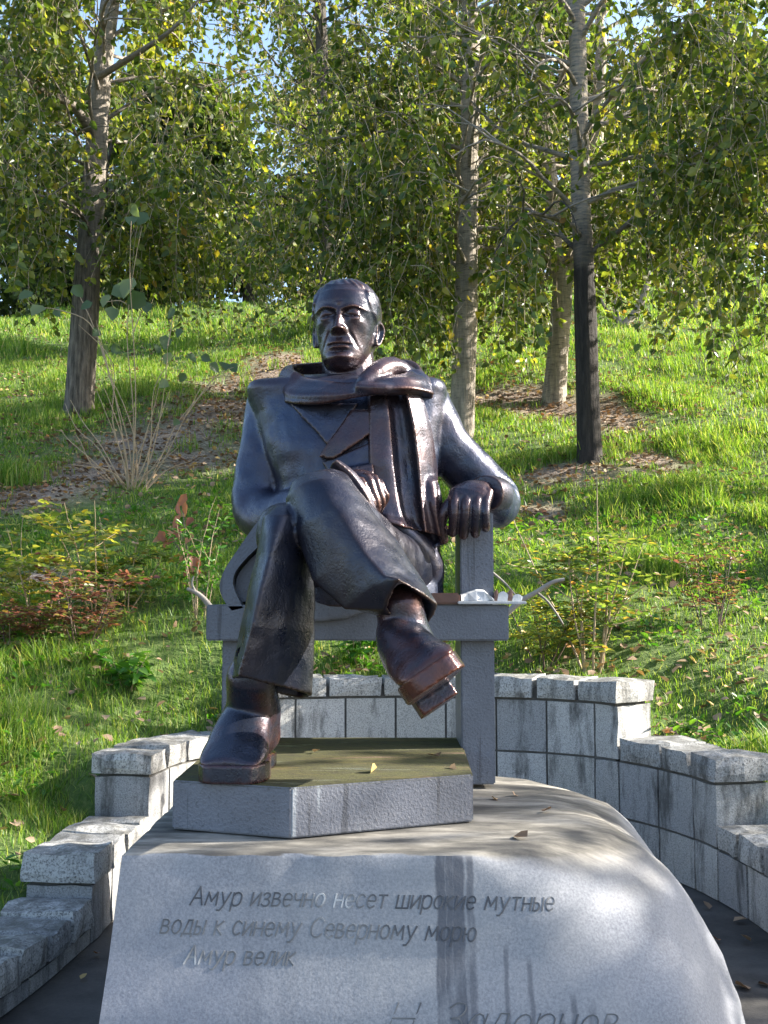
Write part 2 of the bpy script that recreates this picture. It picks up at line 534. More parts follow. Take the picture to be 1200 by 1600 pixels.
def crom(pts, k):
    """Catmull-Rom resample, k subdivisions per span; works on tuples of any length"""
    A = np.array([list(p) for p in pts], float); out = []
    n_ = len(A)
    for i in range(n_ - 1):
        p0, p1, p2, p3 = A[max(i - 1, 0)], A[i], A[i + 1], A[min(i + 2, n_ - 1)]
        for j in range(k):
            t = j / k
            out.append(.5 * ((2 * p1) + (-p0 + p2) * t + (2 * p0 - 5 * p1 + 4 * p2 - p3) * t * t + (-p0 + 3 * p1 - 3 * p2 + p3) * t ** 3))
    out.append(A[-1])
    return np.array(out)


def remesh(mb, voxel, smooth_it=2, fac=.5):
    me = mb.mesh()
    o = bpy.data.objects.new("tmp", me); COL.objects.link(o)
    r = o.modifiers.new('r', 'REMESH'); r.mode = 'VOXEL'; r.voxel_size = voxel; r.use_smooth_shade = True
    if smooth_it:
        s_ = o.modifiers.new('s', 'SMOOTH'); s_.factor = fac; s_.iterations = smooth_it
    dg = bpy.context.evaluated_depsgraph_get()
    out = bpy.data.meshes.new_from_object(o.evaluated_get(dg))
    bpy.data.objects.remove(o); bpy.data.meshes.remove(me)
    out.polygons.foreach_set('use_smooth', [True] * len(out.polygons))
    return out


_T3 = np.random.default_rng(11).random((32, 32, 32)) * 2 - 1


def noise3(Q):
    I = np.floor(Q).astype(int); f = Q - I; f = f * f * (3 - 2 * f)
    out = 0
    for dx in (0, 1):
        for dy in (0, 1):
            for dz in (0, 1):
                w_ = (f[:, 0] if dx else 1 - f[:, 0]) * (f[:, 1] if dy else 1 - f[:, 1]) * (f[:, 2] if dz else 1 - f[:, 2])
                out = out + w_ * _T3[(I[:, 0] + dx) % 32, (I[:, 1] + dy) % 32, (I[:, 2] + dz) % 32]
    return out


def get_co(me):
    A = np.empty(len(me.vertices) * 3, np.float32); me.vertices.foreach_get('co', A); return A.reshape(-1, 3)


def displace(me, amp, scale, seed=0):
    A = get_co(me)
    Nn = np.empty(len(me.vertices) * 3, np.float32); me.vertex_normals.foreach_get('vector', Nn); Nn = Nn.reshape(-1, 3)
    d = noise3(A * scale + np.array([seed * 7.1, seed * 3.3, 1.7]))
    A = A + Nn * (d * amp)[:, None]
    me.vertices.foreach_set('co', A.astype(np.float32).ravel())
    me.update()


def bvh_of(*meshes):
    V = []; F = []
    for me in meshes:
        o = len(V); V += [v.co.copy() for v in me.vertices]; F += [tuple(i + o for i in p.vertices) for p in me.polygons]
    return BVHTree.FromPolygons(V, F)


# ------------------------------------------------------------------ terrain
YP = [-60, 3.4, 4.2, 5.1, 6.2, 7.3, 27.0, 31, 45, 400]
ZP = [-.06, -.06, .10, .36, .70, 1.04, 9.25, 9.8, 6.0, -6.0]
WALL = crom([(-1.72, 3.2), (-1.47, 4.2), (-1.36, 5.1), (-1.31, 6.1), (-1.13, 6.75), (-.62, 7.08), (.2, 7.2), (1.0, 7.02), (1.47, 6.62),
             (1.76, 5.9), (1.85, 5.0), (1.92, 4.1), (2.0, 3.2)], 16)
seg = np.hypot(*np.diff(WALL, axis=0).T); ARC = np.concatenate([[0], np.cumsum(seg)])


def arc_at(y, left):
    h = int(np.argmax(WALL[:, 1]))
    if left:
        return float(np.interp(y, WALL[:h + 1, 1], ARC[:h + 1]))
    return float(np.interp(-y, -WALL[h:, 1], ARC[h:]))


LB = [0, arc_at(5.15, True), arc_at(6.12, True), arc_at(6.97, True), arc_at(6.68, False), arc_at(5.86, False), arc_at(4.75, False), ARC[-1]]
TOPS = [.22, .41, .75, 1.09, .75, .41, .20]
SOIL_S = []; SOIL_Z = []
for k in range(7):
    SOIL_S += [LB[k] + (.30 if k in (1, 2, 3) else .02), LB[k + 1] - (.30 if k in (3, 4, 5) else -.02 if k < 3 else .02)]; SOIL_Z += [TOPS[k] - .05] * 2


def wall_offset(off):
    t = np.gradient(WALL, axis=0); t /= np.linalg.norm(t, axis=1, keepdims=True)
    return WALL + np.stack([-t[:, 1], t[:, 0]], 1) * off


def in_u(x, y, off=.19):
    """inside the walled court (towards the pedestal); arrays"""
    x = np.atleast_1d(np.asarray(x, float)); y = np.atleast_1d(np.asarray(y, float))
    W = wall_offset(off); W = np.concatenate([[[W[0, 0], -50]], W, [[W[-1, 0], -50]]])
    ins = np.zeros(x.shape, bool); j = len(W) - 1
    for i in range(len(W)):
        xi, yi = W[i]; xj, yj = W[j]
        c = ((yi > y) != (yj > y)) & (x < (xj - xi) * (y - yi) / (yj - yi + 1e-12) + xi)
        ins ^= c; j = i
    return ins


def hz(x, y):
    x = np.asarray(x, float); y = np.asarray(y, float)
    shp = np.broadcast(x, y).shape
    x = np.broadcast_to(x, shp).ravel(); y = np.broadcast_to(y, shp).ravel()
    z = np.interp(y, YP, ZP)
    k = np.clip((y - 8) / 16, 0, 1)
    z = z + k * np.clip(x, -14, 14) * .055
    z = z + k * .22 * np.sin(x * .55 + 1.0) * np.sin(y * .35) + np.clip((y - 7.5) / 2, 0, 1) * .05 * np.sin(x * 1.9 + y * 1.3)
    near = np.where((np.abs(x - .2) < 3.4) & (y < 8.6) & (y > 3.0))[0]
    if len(near):
        for c0 in range(0, len(near), 40000):
            q = near[c0:c0 + 40000]
            d2 = (x[q, None] - WALL[None, :, 0]) ** 2 + (y[q, None] - WALL[None, :, 1]) ** 2
            i = d2.argmin(1); d = np.sqrt(d2[np.arange(len(q)), i]); sz = np.interp(ARC[i], SOIL_S, SOIL_Z)
            t = np.clip((d - .36) / .9, 0, 1); t = t * t * (3 - 2 * t)
            z[q] = sz * (1 - t) + z[q] * t
    return z.reshape(shp) if shp else float(z[0])


def hit_ground(px, py):
    """where the photo ray meets the hill"""
    lo, hi = 5.0, 60.0
    prev = None
    for k in range(1200):
        Y = 6.0 + k * .03
        p = P(px, py, Y)
        if p.z < hz(p.x, Y):
            return Vector((p.x, Y, float(hz(p.x, Y))))
    return P(px, py, 30)


# bare-earth spots in photo pixels: (px,py, radius metres x, y)
bare_spots = []
for px, py, rx, ry in ((400, 595, .6, .9), (350, 640, .9, .5), (250, 690, 1.0, .45), (130, 735, .9, .35), (30, 770, .7, .3), (300, 720, .7, .35),
                       (790, 625, 1.1, .6), (860, 640, .7, .45), (880, 740, .7, .35), (960, 650, .35, .9), (1010, 720, .35, .7), (830, 800, .6, .35),
                       (60, 905, .2, .15), (440, 575, .6, 1.2),
                       (455, 562, .8, .7), (420, 585, .8, .6), (385, 605, .85, .55), (350, 630, .85, .5), (310, 655, .85, .5), (270, 680, .8, .45), (225, 702, .8, .4), (170, 727, .7, .35), (110, 747, .7, .33), (50, 767, .7, .3), (0, 787, .7, .3)):
    g = hit_ground(px, py); bare_spots.append((g.x, g.y, rx, ry))


def bareness(x, y):
    b_ = np.zeros_like(x)
    for (gx, gy, rx, ry) in bare_spots:
        d = ((x - gx) / rx) ** 2 + ((y - gy) / ry) ** 2
        b_ = np.maximum(b_, np.exp(-d * .7) * .9)
    return b_


def vnoise(x, y, s, seed=0):
    """cheap smooth value noise"""
    r = np.random.default_rng(seed); T = r.random((64, 64))
    u = x * s + 100; v = y * s + 100
    i = np.floor(u).astype(int); j = np.floor(v).astype(int); fu = u - i; fv = v - j
    fu = fu * fu * (3 - 2 * fu); fv = fv * fv * (3 - 2 * fv)
    g = lambda a, b_: T[a % 64, b_ % 64]
    return (g(i, j) * (1 - fu) + g(i + 1, j) * fu) * (1 - fv) + (g(i, j + 1) * (1 - fu) + g(i + 1, j + 1) * fu) * fv


gx = np.concatenate([[-400, -200, -100, -60, -40, -30], np.arange(-24, -4, .5), np.arange(-4, 4, .1), np.arange(4, 24.1, .5), [30, 40, 60, 100, 200, 400]])
gy = np.concatenate([[-60, -30, -15, -6, 0, 2], np.arange(3, 10, .1), np.arange(10, 34, .4), [36, 40, 46, 55, 70, 100, 150, 220, 300, 400]])
GX, GY = np.meshgrid(gx, gy)
GZ = hz(GX, GY) + (vnoise(GX, GY, 2.2, 3) - .5) * .07 * (GY > 4)
GV = np.stack([GX.ravel(), GY.ravel(), GZ.ravel()], 1)
nxg, nyg = len(gx), len(gy)
ii, jj = np.meshgrid(np.arange(nxg - 1), np.arange(nyg - 1))
ii, jj = ii.ravel(), jj.ravel()
keep = ~in_u((gx[ii] + gx[ii + 1]) / 2, (gy[jj] + gy[jj + 1]) / 2)
ii, jj = ii[keep], jj[keep]
F = np.stack([jj * nxg + ii, jj * nxg + ii + 1, (jj + 1) * nxg + ii + 1, (jj + 1) * nxg + ii], 1)
me = fast_mesh(GV, np.array(F))
a = me.attributes.new('bare', 'FLOAT', 'POINT')
a.data.foreach_set('value', bareness(GX.ravel(), GY.ravel()).astype(np.float32))
me.polygons.foreach_set('use_smooth', [True] * len(me.polygons))
tag(link('hillside_ground', me, M['soil']), kind='structure')
me = MB().add([(-40, -40, 0), (40, -40, 0), (40, 7.6, 0), (-40, 7.6, 0)], [(0, 1, 2, 3)]).mesh()
# the paving ends under the hill at both sides
tag(link('pavement', me, M['paving']), kind='structure')

# ------------------------------------------------------------------ retaining wall
wall = empty('retaining_wall', (.2, 7.2, 0), 'curved stepped granite retaining wall behind and around the monument', 'wall')
seg = np.hypot(*np.diff(WALL, axis=0).T); ARC = np.concatenate([[0], np.cumsum(seg)])


def wp(s, off, z):
    """point on wall path at arc s, offset off outward (away from court), height z"""
    s = min(max(s, 0), ARC[-1])
    x = np.interp(s, ARC, WALL[:, 0]); y = np.interp(s, ARC, WALL[:, 1])
    e = .05
    x2 = np.interp(min(s + e, ARC[-1]), ARC, WALL[:, 0]); y2 = np.interp(min(s + e, ARC[-1]), ARC, WALL[:, 1])
    x1 = np.interp(max(s - e, 0), ARC, WALL[:, 0]); y1 = np.interp(max(s - e, 0), ARC, WALL[:, 1])
    t = Vector((x2 - x1, y2 - y1, 0)).normalized()
    nrm = Vector((-t.y, t.x, 0))
    return Vector((x, y, z)) + nrm * off


def rock(name, s0, s1, o0, o1, z0, z1, rough, material, nu=3, nv=3, nw=2, seed=0, chamfer=.0):
    bm = bmesh.new()
    grid = {}
    def vert(i, j, k):
        if (i, j, k) in grid: return grid[(i, j, k)]
        u, v, w_ = i / nu, j / nv, k / nw
        on_edge = ((i in (0, nu)) + (j in (0, nv)) + (k in (0, nw)))
        sh = chamfer if on_edge >= 2 else 0
        du = (sh if i == 0 else -sh if i == nu else 0); dv = (sh if j == 0 else -sh if j == nv else 0); dw = (sh if k == 0 else -sh if k == nw else 0)
        p = wp(s0 + (s1 - s0) * u + du, o0 + (o1 - o0) * v + dv, z0 + (z1 - z0) * w_ + dw)
        q = p * 7 + Vector((seed * 1.37, seed * .71, seed * 2.1))
        nz = Vector((mnoise.noise(q), mnoise.noise(q + Vector((9, 3, 1))), mnoise.noise(q + Vector((2, 8, 5)))))
        p = p + nz * rough
        if k == 0: p.z = z0 + dw
        g = bm.verts.new(p); grid[(i, j, k)] = g
        return g
    for (A, B, C_) in ((nu, nv, 'k'), (nu, nw, 'j'), (nv, nw, 'i')):
        for a_ in range(A):
            for b_ in range(B):
                for end in (0, 1):
                    if C_ == 'k':
                        k = nw * end; q = [(a_, b_, k), (a_ + 1, b_, k), (a_ + 1, b_ + 1, k), (a_, b_ + 1, k)]
                    elif C_ == 'j':
                        j = nv * end; q = [(a_, j, b_), (a_ + 1, j, b_), (a_ + 1, j, b_ + 1), (a_, j, b_ + 1)]
                    else:
                        i = nu * end; q = [(i, a_, b_), (i, a_ + 1, b_), (i, a_ + 1, b_ + 1), (i, a_, b_ + 1)]
                    bm.faces.new([vert(*t) for t in q])
    bmesh.ops.recalc_face_normals(bm, faces=bm.faces)
    me = bpy.data.meshes.new(name); bm.to_mesh(me); bm.free()
    return link(name, me, material, wall)


ROWS = [.955, .615, .275, 0.0]
COP = .135
sd_ = 0
core = MB()
for k in range(7):
    s0, s1, top = LB[k], LB[k + 1], TOPS[k]
    # coping stones
    s = s0
    first_end = (k < 3); last_end = (k > 3)
    while s < s1 - .02:
        L = random.uniform(.24, .40)
        if s1 - (s + L) < .14: L = s1 - s
        sd_ += 1
        a0 = s + (.006 if s > s0 else (-.015 if k in (1, 2, 3) else .02)); a1 = s + L - (.006 if s + L < s1 - .01 else (-.015 if k in (3, 4, 5) else .02))
        rock('coping_stone', a0, a1, -.022, .34, top - COP, top + random.uniform(-.012, .012), .022, M['coping'], 4, 4, 3, sd_, .008)
        s += L
    # facing slabs
    zt = top - COP - .004
    rows = [r for r in ROWS if r < zt - .03]
    z1 = zt
    for r in rows:
        s = s0; off = random.uniform(0, .1)
        while s < s1 - .02:
            L = .33
            if s1 - (s + L) < .12: L = s1 - s
            sd_ += 1
            isend = (s == s0 and k in (1, 2, 3)) or (s + L >= s1 - .01 and k in (3, 4, 5))
            thick = .32 if isend else .06
            rock('wall_block' if isend else 'facing_slab', s + .003, s + L - .003, -.002 + random.uniform(-.003, .003), thick, r + .004, z1 - .002,
                 .010 if isend else .0015, M['granite'], 3 if isend else 2, 3 if isend else 1, 3 if isend else 1, sd_, .004)
            s += L
        z1 = r
    # mortar core
    ns = max(2, int((s1 - s0) / .12))
    R = []
    for q in range(ns + 1):
        ss = s0 + (s1 - s0) * q / ns
        if q == 0 and k in (1, 2, 3): ss += .03
        if q == ns and k in (3, 4, 5): ss -= .03
        R.append([wp(ss, .012, 0), wp(ss, .30, 0), wp(ss, .30, top - COP * .5), wp(ss, .012, top - COP * .5)])
    core.rings(R)
link('mortar_core', core.mesh(), M['mortar'], wall)

# ------------------------------------------------------------------ pedestal boulder
def pedestal():
    ZR = [(0.0, -.915, 1.31, 3.41, 5.6), (.15, -.903, 1.30, 3.47, 5.58), (.30, -.89, 1.25, 3.51, 5.55), (.45, -.882, 1.165, 3.57, 5.5), (.60, -.874, 1.05, 3.61, 5.45),
          (.68, -.870, .97, 3.632, 5.42), (.73, -.867, .86, 3.645, 5.38), (.752, -.866, .74, 3.652, 5.33), (.758, -.856, .66, 3.662, 5.3)]
    Zs = np.array(ZR); zq = np.concatenate([np.linspace(0, .68, 22), [.705, .73, .742, .752, .758]])
    rings = []
    for z in zq:
        x0, x1, y0, y1 = [np.interp(z, Zs[:, 0], Zs[:, i]) for i in (1, 2, 3, 4)]
        # rounded right corners
        rf = min(.62, (x1 - x0) * .33); rb_ = .45
        ring = []
        def seg_(a_, b_, k):
            for t in range(k): ring.append(Vector((a_[0] + (b_[0] - a_[0]) * t / k, a_[1] + (b_[1] - a_[1]) * t / k, z)))
        k_tilt = .0
        seg_((x0, y0), (x1 - rf, y0), 46)
        for t in range(22):
            an = -math.pi / 2 + math.pi / 2 * t / 22
            ring.append(Vector((x1 - rf + rf * math.cos(an), y0 + rf * 1.15 + rf * 1.15 * math.sin(an), z)))
        seg_((x1, y0 + rf * 1.15), (x1, y1 - rb_), 14)
        for t in range(12):
            an = math.pi / 2 * t / 12
            ring.append(Vector((x1 - rb_ + rb_ * math.cos(an), y1 - rb_ + rb_ * math.sin(an), z)))
        seg_((x1 - rb_, y1), (x0, y1), 24)
        seg_((x0, y1), (x0, y0), 24)
        rings.append(ring)
    # close the top with shrinking rings
    top = rings[-1]; c = Vector((-.1, 4.4, .762))
    for f in (.97, .9, .75, .55, .3, .1):
        rings.append([c + (p - c) * f + Vector((0, 0, (1 - f) * .004)) for p in top])
    mb = MB().rings(rings)
    me = mb.mesh(True)
    for v in me.vertices:
        p = v.co; q = p * 2.3
        fr = min(1, max(0, (p.x - .45) / .5))    # the dressed front stays flat
        v.co += Vector((mnoise.noise(q) * .05, mnoise.noise(q + Vector((5, 1, 2))) * .05, mnoise.noise(q + Vector((2, 7, 3))) * .035 * (1 if p.z > .1 else 0))) * fr
        q = p * 9
        if .70 < p.z < .757:
            v.co.y += mnoise.noise(p * 6) * .010; v.co.z += mnoise.noise(p * 8 + Vector((3, 3, 3))) * .008
        if p.z < .75:
            v.co += Vector((mnoise.noise(q), mnoise.noise(q + Vector((4, 4, 1))), 0)) * (.0003 + .009 * fr)
    me.update()
    try:
        me.set_sharp_from_angle(angle=math.radians(38))
    except Exception:
        pass
    return me


ped = empty('pedestal', (0.1, 4.4, 0), 'large pale granite boulder pedestal with a carved inscription on its smooth front', 'pedestal')
pme = pedestal()
link('stone', pme, M['pedestal'], ped)
pb = bvh_of(pme)


# hand-cut italic letters as single strokes: polylines (curved ones smoothed) in a box of height 1
_o = lambda x, w, h=.7: [(x + w * .5 + w * .5 * math.sin(t * math.pi / 6), h * .5 - h * .5 * math.cos(t * math.pi / 6)) for t in range(13)]
GL = {
    'А': (.64, [[(0, 0), (.32, 1), (.64, 0)], [(.12, .36), (.52, .36)]]),
    'С': (.62, ['c', [(.60, .82), (.46, .97), (.26, .97), (.06, .74), (0, .42), (.08, .14), (.28, .0), (.48, .04), (.6, .18)]]),
    'Н': (.62, [[(0, 1), (0, 0)], [(.62, 1), (.62, 0)], [(0, .52), (.62, .52)]]),
    'З': (.52, ['c', [(.02, .86), (.18, 1), (.40, .96), (.46, .76), (.34, .58), (.16, .53), (.38, .5), (.52, .30), (.42, .06), (.2, 0), (0, .12)]]),
    'м': (.6, [[(0, 0), (.06, .7), (.3, .2), (.54, .7), (.6, 0)]]),
    'у': (.48, [[(0, .7), (.23, .1)], [(.48, .7), (.2, -.1), (.08, -.28), (-.06, -.28)]]),
    'р': (.46, [[(0, -.3), (0, .7)], 'c', [(0, .52), (.12, .67), (.28, .7), (.43, .58), (.46, .35), (.42, .12), (.26, 0), (.1, .03), (0, .16)]]),
    'и': (.42, [[(0, .7), (0, 0), (.42, .7), (.42, 0)]]),
    'з': (.38, ['c', [(0, .6), (.12, .7), (.28, .68), (.34, .54), (.24, .40), (.10, .37), (.28, .35), (.38, .18), (.3, .03), (.14, 0), (-.02, .1)]]),
    'в': (.4, [[(0, .7), (0, 0)], 'c', [(0, .7), (.22, .69), (.33, .58), (.28, .42), (.12, .38), (0, .38), (.14, .38), (.34, .32), (.4, .17), (.30, .02), (0, 0)]]),
    'е': (.42, ['c', [(.02, .37), (.22, .37), (.42, .38), (.38, .60), (.22, .7), (.06, .6), (0, .36), (.06, .1), (.22, 0), (.4, .1)]]),
    'ч': (.4, ['c', [(0, .7), (.02, .44), (.14, .33), (.38, .38)], [(.4, .7), (.4, 0)]]),
    'н': (.42, [[(0, .7), (0, 0)], [(.42, .7), (.42, 0)], [(0, .37), (.42, .37)]]),
    'о': (.46, [_o(0, .46)]),
    'с': (.4, ['c', [(.4, .58), (.24, .7), (.08, .62), (0, .36), (.06, .1), (.22, 0), (.4, .1)]]),
    'т': (.44, [[(0, .7), (.44, .7)], [(.22, .7), (.22, 0)]]),
    'ш': (.62, [[(0, .7), (0, 0), (.62, 0), (.62, .7)], [(.31, .7), (.31, 0)]]),
    'к': (.38, [[(0, .7), (0, 0)], [(.36, .7), (.02, .35), (.38, 0)]]),
    'ы': (.48, [[(0, .7), (0, 0)], 'c', [(0, .4), (.2, .4), (.3, .22), (.22, .02), (0, 0)], [(.48, .7), (.48, 0)]]),
    'д': (.46, [[(.04, 0), (.18, .7), (.40, .7), (.40, 0)], [(-.03, -.15), (-.03, 0), (.48, 0), (.48, -.15)]]),
    'л': (.4, [[(0, 0), (.1, .08), (.18, .7), (.4, .7), (.4, 0)]]),
    'ю': (.62, [[(0, .7), (0, 0)], [(0, .36), (.2, .36)], _o(.2, .42)]),
    'а': (.44, [_o(0, .40), [(.42, .7), (.42, 0)]]),
    '.': (.08, [[(0, 0), (.05, .05)]]),
}


def inscribe(text, x0, y0, x1, y1, cap_px, slant=.22, stroke=.0052, wide=1.0):
    """cut a line of letters into the stone front; baseline given in photo pixels, one part per word"""
    adv = 0.0; places = []
    for ch in text:
        if ch == ' ':
            adv += .42; places.append(None); continue
        places.append(adv); adv += GL[ch][0] * wide + .17
    adv -= .17
    A = P(x0, y0, 3.5); B = P(x1, y1, 3.5)
    up = Vector((0, .137, .99)).normalized(); fw = Vector((0, -.99, .137)).normalized()
    xa = (B - A) / adv; hm = cap_px / FPX * 3.5
    mb = MB(); words = []
    def flush():
        if mb.v: words.append(mb.mesh())
    jit = random.Random(3)
    for ch, pl in zip(text, places):
        if pl is None:
            flush(); mb = MB(); continue
        curve = False
        for st in GL[ch][1]:
            if st == 'c': curve = True; continue
            pts = crom(st, 4) if curve and len(st) > 2 else np.array(st, float); curve = False
            L = []
            wob = jit.uniform(-.015, .015)
            for (gx_, gy_) in pts:
                q = A + xa * (pl + gx_ * wide + gy_ * slant) + up * ((gy_ + wob) * hm)
                h, nn, ii_, dd = pb.ray_cast(q + fw * .4, -fw)
                L.append(Vector(h if h else q))
            for a_, b_ in zip(L[:-1], L[1:]):
                d = (b_ - a_).normalized(); sd0 = d.cross(fw).normalized() * stroke * .5; e_ = d * stroke * .3
                o_ = fw * .0018; i_ = fw * -.004
                q = [a_ - e_ - sd0, a_ - e_ + sd0, b_ + e_ + sd0, b_ + e_ - sd0]
                mb.add([p + o_ for p in q] + [p + i_ for p in q], [(0, 1, 2, 3), (7, 6, 5, 4), (0, 4, 5, 1), (1, 5, 6, 2), (2, 6, 7, 3), (3, 7, 4, 0)])
    flush()
    for me in words:
        link('inscription', me, M['letters'], ped)['kind'] = 'stuff'


inscribe('Амур извечно несет широкие мутные', 287, 1421, 872, 1431, 27)
inscribe('воды к синему Северному морю', 241, 1465, 745, 1478, 28)
inscribe('Амур велик', 281, 1512, 455, 1514, 26)
inscribe('Н. Задорнов', 603, 1616, 960, 1621, 44, .35, .0045)

# ------------------------------------------------------------------ plinth block
zt, zb = .94, .764
def on_z(px, py, z):
    lo, hi = 2.0, 9.0
    for _ in range(60):
        m_ = (lo + hi) / 2
        if P(px, py, m_).z > z: lo = m_
        else: hi = m_
    p = P(px, py, lo); return Vector((p.x, p.y, z))
fl = on_z(270, 1219, zt); fk = on_z(455, 1231, zt); fr = on_z(739, 1210, zt)
poly = [fl, fk, fr, Vector((.365, 5.22, zt)), Vector((-.58, 5.22, zt)), Vector((fl.x, 4.5, zt))]
bm = bmesh.new()
tv = [bm.verts.new(p) for p in poly]; bv = [bm.verts.new((p.x, p.y, zb + .002)) for p in poly]
bm.faces.new(tv); bm.faces.new(bv[::-1])
for i in range(len(poly)):
    j = (i + 1) % len(poly); bm.faces.new((tv[i], bv[i], bv[j], tv[j]))
bmesh.ops.recalc_face_normals(bm, faces=bm.faces)
bmesh.ops.bevel(bm, geom=[e for e in bm.edges], offset=.006, segments=2, affect='EDGES')
me = bpy.data.meshes.new('plinth'); bm.to_mesh(me); bm.free()
tag(link('plinth_block', me, M['block']), 'low grey metal plinth with mossy top under the planted boot', 'plinth')

# ------------------------------------------------------------------ bench
bench = empty('bench', (0, 4.95, zb), 'grey speckled bench with thick seat beam on which the bronze man sits', 'bench')
def bbox(name, x0, x1, y0, y1, z0, z1, material, parent, bev=.006):
    bm = bmesh.new(); bmesh.ops.create_cube(bm, size=1)
    for v in bm.verts:
        v.co = Vector((x0 + (x1 - x0) * (v.co.x + .5), y0 + (y1 - y0) * (v.co.y + .5), z0 + (z1 - z0) * (v.co.z + .5)))
    bmesh.ops.bevel(bm, geom=list(bm.edges), offset=bev, segments=2, affect='EDGES')
    me = bpy.data.meshes.new(name); bm.to_mesh(me); bm.free()
    return link(name, me, material, parent)
zs1 = P(700, 945, 4.8).z; zs0 = P(700, 1001, 4.8).z
bbox('seat_beam', P(322, 970, 4.8).x, P(795, 970, 4.8).x, 4.8, 5.55, zs0, zs1, M['bench'], bench)
xr0, xr1 = P(719, 850, 4.87).x, P(771, 850, 4.87).x
bbox('arm_post', xr0, xr1, 4.87, 5.22, zs1 - .003, P(745, 790, 4.87).z, M['bench'], bench)
bbox('bench_leg', xr0, xr1, 4.865, 5.25, zb + .015, zs0 + .003, M['bench'], bench)
xl0, xl1 = P(347, 1050, 4.87).x, P(400, 1050, 4.87).x
bbox('bench_leg', xl0, xl1, 4.865, 5.25, zb + .002, zs0 + .003, M['bench'], bench)
# curved left arm: a bent slab rising from the seat
def strip_slab(outer, inner, Y0, Y1, sub=6):
    o = crom(outer, sub); i = crom(inner, sub)
    R = []
    for (ox, oy), (ix, iy) in zip(o, i):
        R.append([P(ox, oy, Y0), P(ix, iy, Y0), P(ix, iy, Y0) + Vector((0, Y1 - Y0, 0)), P(ox, oy, Y0) + Vector((0, Y1 - Y0, 0))])
    return MB().rings(R)
me = strip_slab([(440, 775), (405, 812), (372, 858), (350, 892), (343, 918), (350, 938), (362, 954)],
                [(470, 800), (425, 835), (392, 865), (370, 890), (364, 908), (368, 925), (380, 950)], 4.80, 5.3).mesh()
o = link('curved_arm', me, M['bench'], bench)
me = strip_slab([(425, 845), (395, 870), (374, 895), (368, 915), (372, 940)], [(470, 845), (455, 870), (450, 895), (450, 915), (450, 940)], 4.86, 5.3).mesh()
link('arm_panel', me, M['bench'], bench)

# ------------------------------------------------------------------ statue
statue = empty('statue', (0, 4.9, zt), 'dark bronze statue of a seated man in coat and scarf with crossed legs', 'statue')
X = Vector((1, 0, 0)); YV = Vector((0, 1, 0)); Z = Vector((0, 0, 1))

# ---- coat
coat = MB()
R = []
for (py, xl, xr, Yc, hd, p) in ((592, 470, 640, 5.08, .10, 2.2), (599, 412, 674, 5.08, .15, 3.5), (603, 391, 692, 5.08, .175, 4.5), (612, 387, 697, 5.08, .195, 4), (625, 388, 698, 5.08, .21, 3.2), (650, 396, 698, 5.07, .235, 2.5),
                               (700, 408, 688, 5.06, .26, 2.4), (760, 428, 684, 5.05, .275, 2.4), (820, 432, 690, 5.03, .29, 2.5),
                               (880, 432, 690, 5.03, .30, 2.6), (930, 430, 692, 5.03, .30, 3), (948, 430, 692, 5.03, .29, 3)):
    a_, b_ = P(xl, py, Yc), P(xr, py, Yc)
    R.append(sring((a_ + b_) / 2, (b_ - a_) / 2, YV * hd, p, 40))
coat.rings(R[::-1])
mpx = 5.05 / FPX
def path(pts, k=4):
    return [P(*q) for q in crom(pts, k)]
def radii(r, k=4):
    return list(crom([(x,) for x in r], k)[:, 0])
# right sleeve (photo left)
pts = [(424, 627, 5.09), (418, 690, 5.08), (406, 740, 5.05), (401, 792, 5.0), (428, 808, 4.88), (476, 790, 4.74), (532, 766, 4.64)]
coat.rings(tube_rings(path(pts), radii([.105, .113, .112, .116, .105, .095, .085]), radii([.12, .125, .12, .12, .11, .10, .085]), YV, 2.3))
# left sleeve (photo right)
pts = [(664, 630, 5.09), (692, 690, 5.10), (726, 730, 5.13), (770, 779, 5.14), (772, 786, 5.02), (757, 775, 4.90)]
coat.rings(tube_rings(path(pts), radii([.125, .13, .13, .125, .11, .092]), radii([.12, .125, .125, .125, .112, .085]), YV, 2.3))
# pocket-side drape hanging between torso and arm post
pts = [(675, 760, 4.92), (682, 800, 4.88), (690, 850, 4.88)]
coat.rings(tube_rings(path(pts), [.07] * 9, radii([.035, .035, .022]), YV, 2.5))
# coat skirt over lap, image right
pts = [(600, 815, 4.80), (640, 838, 4.82), (672, 880, 4.88), (668, 925, 4.95)]
coat.rings(tube_rings(path(pts), radii([.10, .10, .09, .06]), radii([.04, .06, .06, .05]), YV, 2.2))
cme = remesh(coat, .009, 2)
# folds
sleeve_folds = [((385, 770), (440, 790), 10), ((372, 790), (430, 765), 8), ((770, 745), (800, 770), 9), ((745, 740), (775, 752), 7)]
displace(cme, .012, 5.0, 1)
displace(cme, .004, 16, 2)
link('coat', cme, M['coat'], statue)
cb = bvh_of(cme)

# ---- trousers
tr = MB()
# pelvis
tr.rings(tube_rings([P(470, 895, 4.95), P(560, 895, 5.0), P(650, 895, 4.95)], [.20] * 3, [.15] * 3, YV, 2.4))
# planted leg: thigh
pts = [(500, 880, 5.0), (470, 850, 4.6), (447, 835, 4.28)]
tr.rings(tube_rings(path(pts, 5), radii([.17, .155, .13], 5), radii([.17, .15, .12], 5), Z, 2.2))


def leg_shell(secs, axis_pts=None, hollow=.10, n=32, p=1.55, tilt_end=None):
    pass


